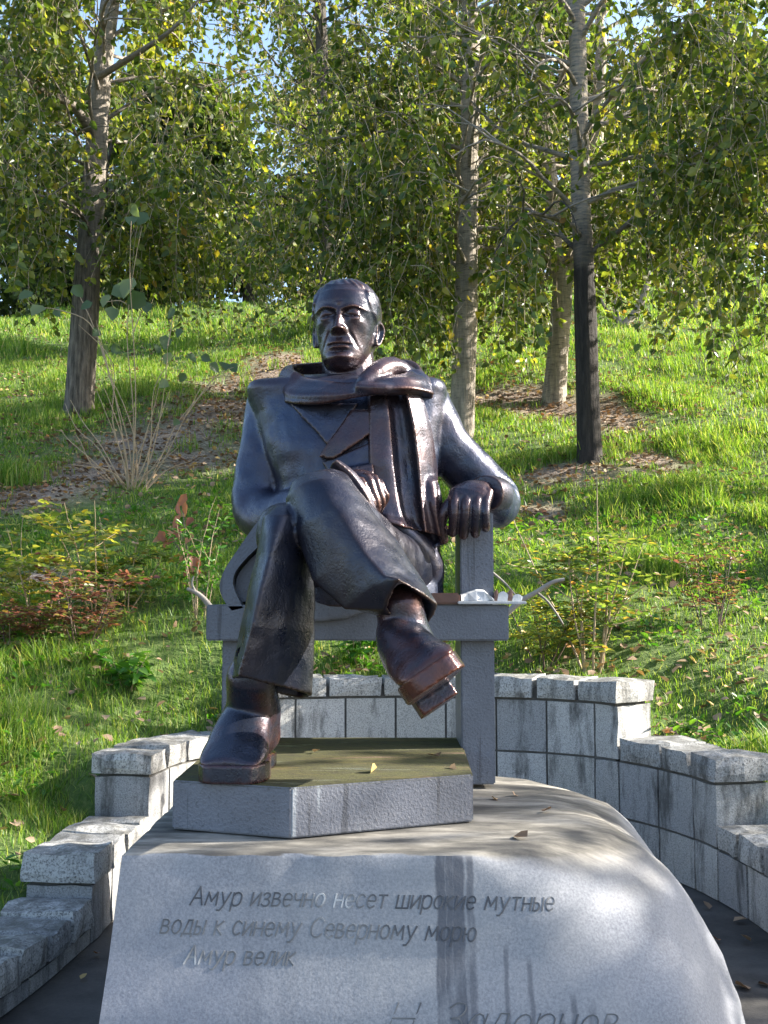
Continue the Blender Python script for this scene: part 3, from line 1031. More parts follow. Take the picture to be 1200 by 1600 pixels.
# planted shin: sections (py, left, right, Ycentre, half depth, ridge px offset, p)
def shin(secs, n=48, hollow=.12, tilt=None):
    """diamond-section trouser leg; every section is given as a centre, an across-vector, a forward-vector"""
    R = []
    for (c, a, f, p) in secs:
        R.append(sring(c, a, f, p, n))
    c, a, f, p = secs[-1]
    d = (secs[-1][0] - secs[-2][0]).normalized()
    R.append(sring(c, a * .80, f * .80, p + .3, n))
    R.append(sring(c - d * hollow, a * .74, f * .74, p + .5, n))
    return R


secs = []
k1 = [(792, 424, 470, 4.22, .09, 2.0, 0, 0), (808, 413, 480, 4.20, .14, 1.9, 0, -4), (835, 407, 485, 4.19, .165, 1.6, 0, -8), (870, 399, 488, 4.18, .18, 1.3, 0, -14), (920, 386, 490, 4.16, .19, 1.18, 0, -20), (980, 374, 490, 4.14, .195, 1.12, .01, -28),
      (1030, 364, 489, 4.14, .20, 1.1, .03, -35), (1066, 360, 488, 4.14, .20, 1.1, .06, -40)]
for (py, xl, xr, Y, hd, p, up, off) in k1:
    a_, b_ = P(xl, py, Y), P(xr, py + (up * 330), Y)
    fwd = Vector((off / 400, -hd, up))
    secs.append(((a_ + b_) / 2, (b_ - a_) / 2, fwd, p))
tr.rings(shin(secs))
# crossed leg: thigh
pts = [(640, 895, 5.02), (598, 875, 4.66), (545, 822, 4.38), (503, 775, 4.22)]
tr.rings(tube_rings(path(pts, 4), radii([.17, .135, .115, .125], 4), radii([.17, .15, .13, .125], 4), Z, 2.2))
# crossed shin
ks = [((497, 757, 4.22), (44, -6, 0), (0, -18, -.09), 2.0), ((500, 772, 4.19), (54, -10, 0), (2, -18, -.13), 1.9), ((520, 812, 4.12), (58, -20, .02), (6, -14, -.15), 1.6), ((556, 874, 4.05), (66, -34, .04), (14, -8, -.17), 1.2),
      ((597, 924, 3.98), (58, -28, .05), (4, -22, -.17), 1.1), ((642, 949, 3.92), (43, -4, .055), (-20, -44, -.155), 1.06)]
secs = []
for (q, a_, f, p) in ks:
    k_ = q[2] / FPX
    secs.append((P(*q), Vector((a_[0] * k_, a_[2], -a_[1] * k_)), Vector((f[0] * k_, f[2], -f[1] * k_)), p))
tr.rings(shin(secs, hollow=.10))
tme = remesh(tr, .007, 1, .4)
displace(tme, .006, 4.5, 5)
displace(tme, .003, 18, 6)
link('trousers', tme, M['trouser'], statue)
tb = bvh_of(tme)

# coat tail hanging over seat front between the legs
me = strip_slab([(430, 880), (432, 920), (440, 968)], [(560, 880), (585, 920), (560, 964)], 4.74, 5.0, 5).mesh()
tl = MB()
R = []
for (px, t0, t1) in ((425, 880, 966), (460, 878, 971), (500, 876, 972), (540, 876, 968), (575, 878, 955), (600, 880, 930)):
    R.append([P(px, t0, 4.76), P(px, t1, 4.74), P(px, t1, 4.74) + Vector((0, .25, 0)), P(px, t0, 4.76) + Vector((0, .25, 0))])
tl.rings(R)
link('coat_tail', remesh(tl, .012, 2), M['bench'], statue)

# ---- boots
def frame(o, f, u):
    f = Vector(f).normalized(); u = Vector(u); u = (u - f * u.dot(f)).normalized(); s = f.cross(u)   # s = right of wearer's? image-right when f=-Y
    return lambda x, y, z: Vector(o) + s * x + f * y + u * z


def u_up(f):
    return (f(0, 0, 1) - f(0, 0, 0)).normalized()


def boot(fr0, sc, shaft_top, shaft_r, wf=1.3, heel=.06):
    """local: y forward (heel 0 .. toe 1), x across, z up from sole; metres after sc"""
    mb = MB(); sole = MB()
    fr_ = lambda x, y, z: fr0(x * wf, y, z)
    # upper: rings along y
    secs = [(.00, .115, .03, .34), (.06, .15, .03, .46), (.18, .172, .03, .60), (.32, .172, .03, .64), (.46, .178, .03, .58), (.60, .192, .03, .45), (.74, .208, .03, .315), (.86, .206, .03, .21),
            (.95, .188, .03, .14), (.99, .160, .04, .11)]
    R = []
    for (y, hw, z0, z1) in crom(secs, 3):
        ring = []
        for i in range(24):
            t = 2 * math.pi * i / 24; ct, st = math.cos(t), math.sin(t)
            wx = math.copysign(abs(ct) ** .8, ct) * hw * (1 if st < 0 else (1 - .42 * st))
            wz = (z0 + z1) / 2 + math.copysign(abs(st) ** .75, st) * (z1 - z0) / 2
            ring.append(fr_(wx * sc, y * sc, (wz + .05) * sc))
        R.append(ring)
    mb.rings(R)
    # shaft
    b0 = fr_(0, .20 * sc, .24 * sc)
    st_ = Vector(shaft_top)
    f = fr_(0, 1, 0) - fr_(0, 0, 0)
    mb.rings(tube_rings([b0, b0.lerp(st_, .35), b0.lerp(st_, .7), st_], [.21 * sc, .20 * sc, shaft_r, shaft_r], [.19 * sc * wf, .185 * sc * wf, shaft_r, shaft_r], f, 2.2))
    mb.rings(tube_rings([b0.lerp(st_, .35), fr_(0, .40 * sc, .40 * sc).lerp(st_, .10), fr_(0, .62 * sc, .26 * sc), fr_(0, .86 * sc, .15 * sc)], [.12 * sc, .14 * sc, .12 * sc, .07 * sc], [.16 * sc * wf, .17 * sc * wf, .19 * sc * wf, .17 * sc * wf], u_up(fr_), 2.3))
    # sole and heel
    def outline(ys, ws, z0, z1):
        L = [(-w_, y) for y, w_ in zip(ys, ws)] + [(w_, y) for y, w_ in list(zip(ys, ws))[::-1]]
        return [[fr_(x * sc, y * sc, z * sc) for x, y in L] for z in (z0, z1)]
    ys = [.36, .46, .60, .74, .86, .95, 1.0, 1.015]; ws = [.15, .17, .20, .218, .212, .185, .15, .11]
    sole.rings(outline(ys, ws, -.01, .125))
    ys2 = [-.02, .0, .06, .2, .34]; ws2 = [.07, .115, .14, .145, .135]
    sole.rings(outline(ys2, ws2, -heel, .10))
    sole.rings(outline([.2, .5], [.14, .16], .05, .11))
    return mb, sole


# planted boot: toe towards the camera, slightly left
toe = on_z(354, 1226, zt); heel = Vector((toe.x + .055, toe.y + .49, zt))
fdir = toe - heel; fdir.z = 0
fr_ = frame(heel + Vector((0, 0, .006)), fdir, Z)
mb, sole = boot(fr_, .49, P(394, 1050, 4.10), .096, 1.20, .01)
def shoe(mb, sole, name='boot'):
    me = remesh(mb, .007, 16, .5); displace(me, .005, 12, 9)
    o = link(name, me, M['boot'], statue)
    s2 = link('sole', remesh(sole, .006, 1), M['boot'], None)
    s2.parent = o; return o
shoe(mb, sole)
# crossed boot, hanging, sole turned to the viewer
u = Vector((-.55, .15, .82)).normalized(); s_im = Vector((.83, .125, .555)).normalized()
f_ = u.cross(s_im)
if f_.y > 0: f_ = -f_
toep = P(684, 1064, 3.62)
fr2 = frame(toep - f_ * .47, f_, u)
mb, sole = boot(fr2, .47, P(622, 940, 3.99), .092, 1.16, .12)
shoe(mb, sole)

# ---- body: head, neck, core, arms, hands
body = MB()
HH = .445
yaw = math.radians(-9)
Hc = P(541, 583, 5.05); Hc = Vector((Hc.x, 5.08, Hc.z))      # chin level on the head axis
def headmap(x, y, z):
    """x image-right, y forward, z up (head units); pitched up a little and yawed"""
    pt = math.radians(3)
    y2 = y * math.cos(pt) - (z - .4) * math.sin(pt) * -1 * 0 + 0; z2 = z
    y2, z2 = y * math.cos(pt) - (z - .45) * math.sin(pt), (z - .45) * math.cos(pt) + y * math.sin(pt) + .45
    x3 = x * math.cos(yaw) + y2 * math.sin(yaw); y3 = -x * math.sin(yaw) + y2 * math.cos(yaw)
    return Hc + Vector((x3, -y3, z2)) * HH


zk = [-.03, .0, .03, .08, .15, .22, .30, .40, .50, .60, .70, .80, .88, .94, .98, 1.0]
wk = [.09, .15, .188, .222, .250, .268, .284, .302, .322, .342, .345, .325, .275, .205, .12, .0]
fk_ = [.22, .335, .385, .405, .395, .395, .40, .405, .41, .425, .425, .395, .335, .25, .15, .0]
bk = [.10, .16, .20, .27, .34, .40, .45, .49, .515, .525, .51, .46, .385, .285, .17, .0]
def g(x, c, s): return math.exp(-((x - c) / s) ** 2)
def face_d(x, z):
    ax = abs(x); d = 0
    # nose
    if z < .66:
        t = min(1, max(0, (.60 - z) / .25))
        amp = .015 + .125 * t ** 1.1
        fall = 1 / (1 + math.exp(-(z - .335) / .009))
        wd = .034 + .022 * t
        d += amp * fall * math.exp(-(ax / wd) ** 2.4)
    d += .05 * g(ax, .058, .026) * g(z, .362, .026)          # nostril wings
    # brow
    zb_ = .592 + .02 * g(ax, .17, .07) - .018 * g(ax, 0, .06)
    d += .042 * g(z, zb_, .019) * (1 / (1 + math.exp((ax - .25) / .02))) * (1 - .92 * g(ax, 0, .045))
    d -= .012 * g(ax, 0, .014) * g(z, .60, .03)
    # sockets
    d -= .040 * g(ax, .138, .075) * g(z, .522, .034)
    d -= .03 * g(ax, .07, .03) * g(z, .54, .035)
    # eyeball with lids
    d += .046 * g(ax, .140, .054) * g(z, .512, .024)
    zl = .528 - .35 * (ax - .138) ** 2 / .06
    d += .020 * g(z, zl + .008, .008) * g(ax, .138, .062)
    d += .014 * g(z, .492 + .3 * (ax - .138) ** 2 / .06, .007) * g(ax, .138, .06)
    d -= .010 * g(z, .5135, .009) * g(ax, .138, .045)
    # bag below eye, cheeks, folds
    d += .012 * g(ax, .15, .07) * g(z, .465, .018)
    d += .022 * g(ax, .205, .07) * g(z, .45, .06)
    fx = .075 + .115 * min(1, max(0, (.40 - z) / .22))
    if .13 < z < .42: d -= .022 * g(ax, fx, .018) * math.sin((z - .13) / .29 * math.pi) ** .6
    d -= .018 * g(ax, .215, .05) * g(z, .28, .09)
    # mouth
    d += .020 * g(z, .245, .03) * g(ax, 0, .10)
    d += .020 * g(z, .228, .012) * (1 / (1 + math.exp((ax - .098) / .012)))
    d += .024 * g(z, .186, .015) * (1 / (1 + math.exp((ax - .085) / .012)))
    d -= .030 * g(z, .208, .0085) * (1 / (1 + math.exp((ax - .112) / .008)))
    d -= .010 * g(ax, 0, .012) * g(z, .28, .03)
    d -= .026 * g(z, .140, .018) * g(ax, 0, .09)
    # chin
    d += .040 * g(z, .075, .045) * g(ax, 0, .10)
    # forehead lines
    d -= .004 * (g(z, .71, .006) + g(z, .765, .006)) * g(ax, 0, .15)
    return d
nzh, nth = 170, 200
R = []
for i in range(nzh + 1):
    t = i / nzh
    z = -.03 + 1.03 * (1 - (1 - t) ** 1.25) if False else -.03 + 1.03 * math.sin(t * math.pi / 2) ** .9 if False else -.03 + 1.03 * t
    if i == nzh: z = .9985
    w_, f_1, b_1 = np.interp(z, zk, wk), np.interp(z, zk, fk_), np.interp(z, zk, bk)
    ring = []
    for j in range(nth):
        an = 2 * math.pi * j / nth
        c_, s_ = math.sin(an), math.cos(an)          # x, forward
        pw = 2.25
        x = math.copysign(abs(c_) ** (2 / pw), c_) * w_
        yf = math.copysign(abs(s_) ** (2 / pw), s_) * (f_1 if s_ > 0 else b_1)
        if s_ > 0:
            yf += face_d(x, z) * min(1, s_ * 2.2)
        # hair: receding cap at the sides and back with waves
        hl = .80 - .10 * g(abs(x), 0, .10) * 0
        ang = abs(math.atan2(x, max(yf, -9) if yf != 0 else 1e-6))
        front_line = .875 + .03 * math.cos(abs(x) * 14) - max(0, (abs(x) - .24)) * 4.0
        if yf < .05: front_line = .30
        hm = 1 / (1 + math.exp(-(z - front_line) / .012))
        hm *= 1 if z > .28 else 0
        hw = .020 * hm * (1 + .35 * math.sin(an * 17 + z * 22 + 3 * math.sin(z * 13 + an * 2)))
        rr = math.hypot(x, yf) + 1e-6
        x += x / rr * hw; yf += yf / rr * hw
        zz = z + hw * .8 * max(0, (z - .7) / .3)
        ring.append(headmap(x, yf, zz))
    R.append(ring)
body.rings(R)
# eyeballs and lids
for sgn in (-1, 1):
    ex, ey, ez, er = .132 * sgn, .332, .515, .054
    RR = []
    for i in range(1, 10):
        t = math.pi * i / 10
        RR.append([headmap(ex + er * math.sin(t) * math.cos(q * math.pi / 8), ey - er * math.cos(t), ez + er * .86 * math.sin(t) * math.sin(q * math.pi / 8)) for q in range(16)])
    body.rings(RR)
    for (dz0, bow, r_) in ((.010, .020, .0095), (-.016, -.016, .0075), (.036, .016, .006)):
        pts = [headmap(ex + .066 * t * sgn, ey + .060 - .035 * t * t + (.006 if dz0 > .03 else 0), ez + dz0 + bow * (1 - t * t) - .008 * t) for t in np.linspace(-1, 1, 9)]
        body.rings(tube_rings(pts, r_, r_ * .9, Z, 2.0, 10))
# ears
for sgn in (-1, 1):
    mb_ = []
    c0 = (.355 * sgn, -.03, .45)
    ringo = []
    ep = [(.02, .345), (-.03, .36), (-.075, .42), (-.105, .50), (-.10, .565), (-.06, .60), (-.01, .59), (.025, .54), (.02, .47), (.03, .41)]
    for (y, z) in [tuple(q) for q in crom(ep + [ep[0]], 3)[:-1]]:
        ringo.append((-.03 + (y + .03) * 1.25, .415 + (z - .46) * 1.1))
    Ro = [headmap((.28) * sgn, y * .9, z) for y, z in ringo]; Rm = [headmap((.355 - y * .35) * sgn, y, z) for y, z in ringo]
    cy = sum(q[0] for q in ringo) / len(ringo); cz = sum(q[1] for q in ringo) / len(ringo)
    Ri = [headmap((.355 - y * .35) * sgn, cy + (y - cy) * .72, cz + (z - cz) * .78) for y, z in ringo]
    Rc = [headmap(.315 * sgn, cy + (y - cy) * .5, cz + (z - cz) * .55) for y, z in ringo]
    body.rings([Ro, Rm, Ri, Rc])
# neck, inner core
nb_ = headmap(0, -.06, .20); nt = P(552, 640, 5.10)
body.rings(tube_rings([nb_, nb_.lerp(nt, .4), nt], [.125, .128, .16], [.125, .13, .17], YV, 2.1))
body.rings(tube_rings([P(550, 640, 5.1), P(555, 740, 5.08), P(560, 880, 5.05)], [.12, .15, .15], [.3, .25, .2], YV, 2.2))
def inner(pts, r): body.rings(tube_rings(path(pts, 2), r, r, YV, 2.0, 12))
inner([(470, 640, 5.09), (425, 660, 5.09), (406, 745, 5.05), (405, 795, 5.0), (476, 790, 4.74), (548, 758, 4.62)], .055)
inner([(600, 640, 5.09), (670, 660, 5.1), (726, 730, 5.13), (770, 779, 5.12), (768, 786, 5.02), (745, 772, 4.86)], .055)


def finger(pts, r0, r1):
    q = path(pts, 3); k = len(q)
    body.rings(tube_rings(q, [r0 + (r1 - r0) * i / (k - 1) for i in range(k)], [r0 + (r1 - r0) * i / (k - 1) for i in range(k)], X, 2.0, 12))


# left hand over the arm post (photo right): back of the hand and four fingers hanging down the front
body.rings(tube_rings(path([(752, 768, 4.90), (742, 768, 4.84), (733, 776, 4.79), (731, 790, 4.775)], 3), radii([.060, .075, .092, .09], 3), radii([.05, .05, .045, .03], 3), X, 2.5, 20))
for k, (x0, x1, y1) in enumerate(((709, 707, 838), (727, 724, 842), (744, 743, 839), (758, 759, 830))):
    r_ = (.0235, .025, .0245, .0215)[k]
    r_ *= 1.06; finger([(x0 + 5, 768, 4.795), (x0 + 1, 785, 4.758), (x0, 803, 4.748), (x0 * .5 + x1 * .5, 822, 4.765), (x1, y1 - 4, 4.80)], r_ * 1.08, r_ * .82)
finger([(722, 776, 4.82), (702, 788, 4.79), (692, 806, 4.785), (690, 826, 4.80), (694, 845, 4.83)], .030, .022)
# right hand resting on the lap (photo left): knuckles up, fingers curling down
body.rings(tube_rings(path([(545, 756, 4.63), (560, 752, 4.60), (578, 757, 4.58), (588, 766, 4.575)], 3), radii([.055, .058, .05, .03], 3), radii([.045, .052, .048, .03], 3), YV, 2.4, 20))
for k, (x0, y0, x1, y1) in enumerate(((562, 750, 581, 803), (573, 745, 589, 804), (583, 746, 597, 799), (591, 752, 603, 790))):
    r_ = (.0165, .0165, .016, .0145)[k]
    yy = 4.50 + k * .016
    finger([(x0 - 8, y0 + 4, yy + .05), (x0 + 2, y0 + 1, yy + .012), (x0 * .55 + x1 * .45 + 3, y0 * .6 + y1 * .4, yy), (x1 + 1, y1 - 14, yy + .008), (x1 - 4, y1, yy + .04)], r_ * 1.05, r_ * .85)
finger([(560, 770, 4.58), (568, 786, 4.55), (578, 800, 4.56), (588, 806, 4.575)], .024, .02)
bme = remesh(body, .0045, 1, .4)
displace(bme, .0025, 22, 4)
link('body', bme, M['skin'], statue)

# ---- scarf: cowl round the neck
sc = MB()
loop = [(447, 597, 5.00), (470, 610, 4.86), (515, 612, 4.78), (565, 607, 4.745), (612, 600, 4.76), (648, 600, 4.84), (664, 601, 5.0), (640, 588, 5.18), (570, 582, 5.30), (490, 583, 5.26), (452, 586, 5.14)]
lp = crom(loop + [loop[0], loop[1]], 6)[:len(loop) * 6]
R = []
nL = len(lp)
cen = Vector((P(556, 590, 5.05).x, 5.04, P(556, 590, 5.05).z))
for i in range(nL):
    p = P(*lp[i]); out = (p - cen); out.z = 0; out.normalize()
    q = i / nL
    hgt = .066 + .014 * math.sin(q * 12.5 + .6)
    th = .042 + .010 * math.sin(q * 19)
    up = (Z * .95 - out * .30).normalized()
    if lp[i][2] < 4.9: up = (Z * .80 - out * .60).normalized()
    ring = []
    for j in range(22):
        t = 2 * math.pi * j / 22
        ct, st = math.cos(t), math.sin(t)
        fold = 1 + .10 * math.cos(5 * t + q * 9)
        ring.append(p + up * (st * hgt * fold) + out * (math.copysign(abs(ct) ** .9, ct) * th * fold))
    R.append(ring)
R.append(R[0])
sc.rings(R, caps=False)
# raised right-hand peak of the knot
sc.rings(tube_rings(path([(568, 598, 4.75), (590, 582, 4.80), (612, 574, 4.90), (640, 588, 4.98), (664, 600, 4.98)], 3), radii([.04, .045, .05, .05, .03], 3), radii([.04, .05, .05, .045, .03], 3), YV, 1.8))
sc.rings(tube_rings(path([(560, 606, 4.72), (600, 608, 4.72), (640, 606, 4.80), (666, 603, 4.90)], 3), radii([.035, .035, .035, .028], 3), radii([.032, .03, .03, .025], 3), YV, 1.7))
sme = remesh(sc, .008, 1)
displace(sme, .006, 8, 3)
scarf = link('scarf', sme, M['scarf'], statue)
sb = bvh_of(cme, sme)


def ribbon(left, right, prof, name, material, parent, bvh, sub=6, cols=9, depth=.035, sink=.03, default=4.8, vox=.007):
    """slab laid on the coat between two edge lines given in photo pixels; prof(u,v) = height above the cloth"""
    Lc = crom(left, sub); Rc = crom(right, sub)
    A = []; B = []
    last = default
    for i in range(len(Lc)):
        ra, rb_ = [], []
        for j in range(cols):
            u = j / (cols - 1); v = i / (len(Lc) - 1)
            px, py = Lc[i] * (1 - u) + Rc[i] * u
            d = (P(px, py, 6) - EYE).normalized()
            h, nn, ii, dd = bvh.ray_cast(EYE, d)
            if h is None or h.y > last + .12 or h.y < last - .3: h = P(px, py, last)
            last = .6 * last + .4 * h.y
            ra.append(Vector(h) - d * prof(u, v)); rb_.append(Vector(h) + d * sink)
        A.append(ra); B.append(rb_)
    # smooth depth along the strip
    mb = MB(); n_, c_ = len(A), cols
    vs = [p for r in A for p in r] + [p for r in B for p in r]; fs = []
    o2 = n_ * c_
    for i in range(n_ - 1):
        for j in range(c_ - 1):
            q = i * c_ + j
            fs.append((q, q + c_, q + c_ + 1, q + 1)); fs.append((o2 + q, o2 + q + 1, o2 + q + c_ + 1, o2 + q + c_))
    for i in range(n_ - 1):
        a0 = i * c_; fs.append((a0, o2 + a0, o2 + a0 + c_, a0 + c_))
        a0 = i * c_ + c_ - 1; fs.append((a0, a0 + c_, o2 + a0 + c_, o2 + a0))
    for j in range(c_ - 1):
        fs.append((j, j + 1, o2 + j + 1, o2 + j)); a0 = (n_ - 1) * c_ + j; fs.append((a0, o2 + a0, o2 + a0 + 1, a0 + 1))
    mb.add(vs, fs)
    if vox:
        me = remesh(mb, vox, 2)
    else:
        me = mb.mesh(True)
    return link(name, me, material, parent)


cb2 = cb
# hanging scarf end: ridge - trough - ridge
def scarf_prof(u, v):
    q = np.interp(u, [0, .04, .30, .36, .44, .58, .66, .73, .80, .96, 1.0], [.03, .052, .062, .060, .022, .018, .045, .105, .085, .055, .03])
    return float(q) * (1 - .15 * v)
ribbon([(574, 618), (575, 680), (577, 740), (585, 790), (598, 816)], [(656, 608), (672, 660), (682, 720), (686, 780), (690, 838)], scarf_prof, 'scarf_end', M['scarf'], statue, cb, cols=37, default=4.8, vox=.006)
# lapels
ribbon([(452, 630), (470, 650), (492, 672), (508, 692)], [(560, 630), (548, 648), (530, 672), (512, 696)], lambda u, v: .026, 'lapel', M['coat'], statue, cb, default=4.84)
ribbon([(548, 640), (530, 668), (512, 692), (498, 714)], [(580, 640), (580, 660), (580, 676), (520, 718)], lambda u, v: .040, 'lapel', M['scarf'], statue, cb, default=4.84)
# coat front edge below the lapels
ribbon([(503, 722), (512, 740), (520, 770)], [(582, 690), (584, 730), (584, 770)], lambda u, v: .022, 'coat_front', M['coat'], statue, cb, default=4.82)
# turned-back coat flap over the crossed thigh
both = bvh_of(cme, tme)
fl = MB(); R = []
for (lx, ly, rx, ry, Y) in crom([(518, 722, 530, 718, 4.36), (540, 742, 556, 738, 4.38), (560, 770, 577, 766, 4.40), (576, 800, 590, 798, 4.43), (593, 832, 596, 830, 4.47)], 4):
    a_, b_ = P(lx, ly, Y), P(rx, ry, Y + .03)
    mid_ = (a_ + b_) / 2 + Vector((0, -.02, .004)); bk_ = Vector((-.02, .07, -.03))
    R.append([a_, mid_, b_, b_ + bk_, mid_ + bk_, a_ + bk_])
fl.rings(R)
link('coat_flap', remesh(fl, .006, 2), M['coat'], statue)
# sleeve cuff at the left hand
cuff = MB()
cc = path([(772, 775, 4.96), (764, 772, 4.90), (757, 771, 4.86)], 2)
cuff.rings(tube_rings(cc, [.098, .098, .096, .094, .092], [.088, .088, .086, .084, .082], X, 2.2, 24, round_ends=False))
link('cuff', remesh(cuff, .008, 1), M['coat'], statue)

# ------------------------------------------------------------------ papers on the bench
pap = empty('paper_bundle', P(760, 944, 4.9), 'weathered pale papers and brown folder lying on right end of bench', 'papers')
zt2 = zs1
xa, xb_ = P(715, 945, 4.79).x, P(822, 945, 4.79).x
bbox('paper_sheet', xa, xb_, 4.77, 5.05, zt2 + .003, zt2 + .016, M['paper'], pap, .003)
bbox('folder', P(672, 940, 4.80).x, P(719, 940, 4.80).x, 4.785, 5.05, zt2 + .002, zt2 + .052, M['folder'], pap, .008)
lump = MB(); R = []
for i, (px, h) in enumerate(((721, .032), (732, .045), (745, .058), (757, .056), (766, .03), (772, .012))):
    x = P(px, 940, 4.80).x
    R.append([Vector((x, 4.80 + .012 * math.sin(i * 2), zt2 + .017)), Vector((x, 5.0, zt2 + .017)), Vector((x, 5.0, zt2 + .017 + h * .7)), Vector((x, 4.9, zt2 + .017 + h)), Vector((x, 4.81 + .01 * math.sin(i), zt2 + .017 + h * .75))])
lump.rings(R)
link('crumpled_sheet', lump.mesh(), M['paper'], pap)
for nm, px0, px1, h, mt in (('curled_leaf', 772, 777, .045, 'folder'), ('small_sheet', 777, 793, .036, 'paper'), ('curled_leaf', 793, 800, .044, 'folder'), ('small_sheet', 800, 815, .026, 'paper')):
    c = MB(); x0, x1 = P(px0, 940, 4.8).x, P(px1, 940, 4.8).x
    R = []
    for q in range(5):
        t = q / 4; x = x0 + (x1 - x0) * t; hh = h * (.7 + .5 * math.sin(t * math.pi * .9 + .3))
        R.append([Vector((x, 4.80, zt2 + .017)), Vector((x, 4.93, zt2 + .017)), Vector((x + .01, 4.93, zt2 + .017 + hh * .8)), Vector((x + .006, 4.805, zt2 + .017 + hh))])
    c.rings(R); link(nm, c.mesh(), M[mt], pap)
# ------ vegetation

# ------------------------------------------------------------------ vegetation helpers
def unit(A):
    return A / (np.linalg.norm(A, axis=1, keepdims=True) + 1e-9)


def leaf_mesh(C, D, Nn, size, width=.62, fold=.18, simple_=False):
    """C base points, D axis directions, Nn approximate normals"""
    D = unit(D); Sd = unit(np.cross(D, Nn)); Nn = np.cross(Sd, D)
    s = size[:, None]
    if simple_:
        T = [(0, 0, 0), (.45, .5 * width, fold), (1, 0, 0), (.45, -.5 * width, fold)]
        faces = [(0, 1, 2, 3)]
    else:
        T = [(0, 0, 0), (.28, .5 * width, fold), (.68, .36 * width, fold * .8), (1, 0, -.10), (.68, -.36 * width, fold * .8), (.28, -.5 * width, fold)]
        faces = [(0, 1, 2, 3), (0, 3, 4, 5)]
    k = len(T); n_ = len(C)
    V = np.empty((n_, k, 3))
    for i, (u, v, w_) in enumerate(T):
        V[:, i] = C + D * (u * s) + Sd * (v * s) + Nn * (w_ * s * .5)
    base = np.arange(n_)[:, None] * k
    Fs = np.concatenate([base + np.array(f)[None] for f in faces], 0)
    return V.reshape(-1, 3), Fs


def curve_tubes(paths, radii_, n=3):
    """many thin tubes into one vertex/face array. paths list of (k,3) arrays"""
    VV = []; FF = []; o = 0
    ang = np.arange(n) * 2 * math.pi / n
    for Pp, r in zip(paths, radii_):
        k = len(Pp); r = np.broadcast_to(r, (k,))
        T = np.gradient(Pp, axis=0); T = unit(T)
        ref = np.array([0.31, .77, .55]); A = unit(np.cross(T, ref[None])); B = np.cross(T, A)
        ring = Pp[:, None] + (A[:, None] * np.cos(ang)[None, :, None] + B[:, None] * np.sin(ang)[None, :, None]) * r[:, None, None]
        VV.append(ring.reshape(-1, 3))
        i, j = np.meshgrid(np.arange(k - 1), np.arange(n), indexing='ij'); j2 = (j + 1) % n
        FF.append(np.stack([i * n + j, i * n + j2, (i + 1) * n + j2, (i + 1) * n + j], -1).reshape(-1, 4) + o)
        o += k * n
    return np.concatenate(VV), np.concatenate(FF)


def trunk_mesh(Pp, r, n=14, rough=.06, flare=.0, seed=0):
    Pp = np.array(Pp); k = len(Pp); r = np.array(r)
    T = unit(np.gradient(Pp, axis=0)); A = unit(np.cross(T, np.array([[0, 1.0, .05]]))); B = np.cross(T, A)
    ang = np.arange(n) * 2 * math.pi / n
    rr = np.repeat(r[:, None], n, 1)
    z = np.linspace(0, 1, k)[:, None]
    q = np.stack([np.repeat(np.cos(ang)[None] * 1.5, k, 0), np.repeat(np.sin(ang)[None] * 1.5, k, 0), np.repeat(Pp[:, 2:3] * 1.3, n, 1)], -1).reshape(-1, 3) + seed * 3.7
    rr = rr * (1 + rough * 2 * noise3(q).reshape(k, n))
    if flare:
        h = Pp[:, 2:3] - Pp[0, 2]
        rr = rr * (1 + flare * np.exp(-np.maximum(h, 0) / .22) * (1 + .55 * np.sin(ang * 5 + seed)[None]))
    V = Pp[:, None] + (A[:, None] * np.cos(ang)[None, :, None] + B[:, None] * np.sin(ang)[None, :, None]) * rr[..., None]
    i, j = np.meshgrid(np.arange(k - 1), np.arange(n), indexing='ij'); j2 = (j + 1) % n
    Fs = np.stack([i * n + j, i * n + j2, (i + 1) * n + j2, (i + 1) * n + j], -1).reshape(-1, 4)
    return V.reshape(-1, 3), Fs


def add_mesh(name, V, Fs, material, parent=None, smooth=False, kind=None):
    me = fast_mesh(V, Fs)
    if smooth: me.polygons.foreach_set('use_smooth', [True] * len(me.polygons))
    o = link(name, me, material, parent)
    if kind: o['kind'] = kind
    return o


def grow_branch(r_, p0, az, el, L, droop, k=9, wob=.12):
    pts = [np.array(p0, float)]; d = np.array([math.cos(az) * math.cos(el), math.sin(az) * math.cos(el), math.sin(el)])
    for i in range(k):
        d = d + r_.normal(0, wob, 3) + np.array([0, 0, -droop * (i / k)]); d /= np.linalg.norm(d)
        pts.append(pts[-1] + d * L / k)
    return np.array(pts)


def hanging_leaves(r_, starts, n_per, len_rng, size, sway=.25, step_jit=.02):
    """weeping twigs: returns twig paths and leaves arrays"""
    paths = []; C = []; D = []; Nn = []; Sz = []
    for s in starts:
        L = r_.uniform(*len_rng); k = 5
        d = np.array([r_.normal(0, sway * 2), r_.normal(0, sway * 2), r_.uniform(-.4, .5)])
        pts = [s]
        for i in range(k):
            d = d * .72 + np.array([0, 0, -.30]) + r_.normal(0, .12, 3)
            pts.append(pts[-1] + d / np.linalg.norm(d) * L / k)
        pts = np.array(pts); paths.append(pts)
        m_ = max(3, int(n_per * r_.uniform(.6, 1.3)))
        t = r_.uniform(.05, 1, m_) * k; i = np.minimum(t.astype(int), k - 1); f = (t - i)[:, None]
        C.append(pts[i] * (1 - f) + pts[i + 1] * f)
        az = r_.uniform(0, 2 * math.pi, m_)
        D.append(np.stack([np.cos(az) * .75, np.sin(az) * .75, r_.uniform(-1.1, -.1, m_)], 1))
        Nn.append(r_.normal(0, 1, (m_, 3)) + np.array([0, 0, .3]))
        Sz.append(r_.uniform(.45, 1.25, m_) * size)
    return paths, np.concatenate(C), np.concatenate(D), np.concatenate(Nn), np.concatenate(Sz)


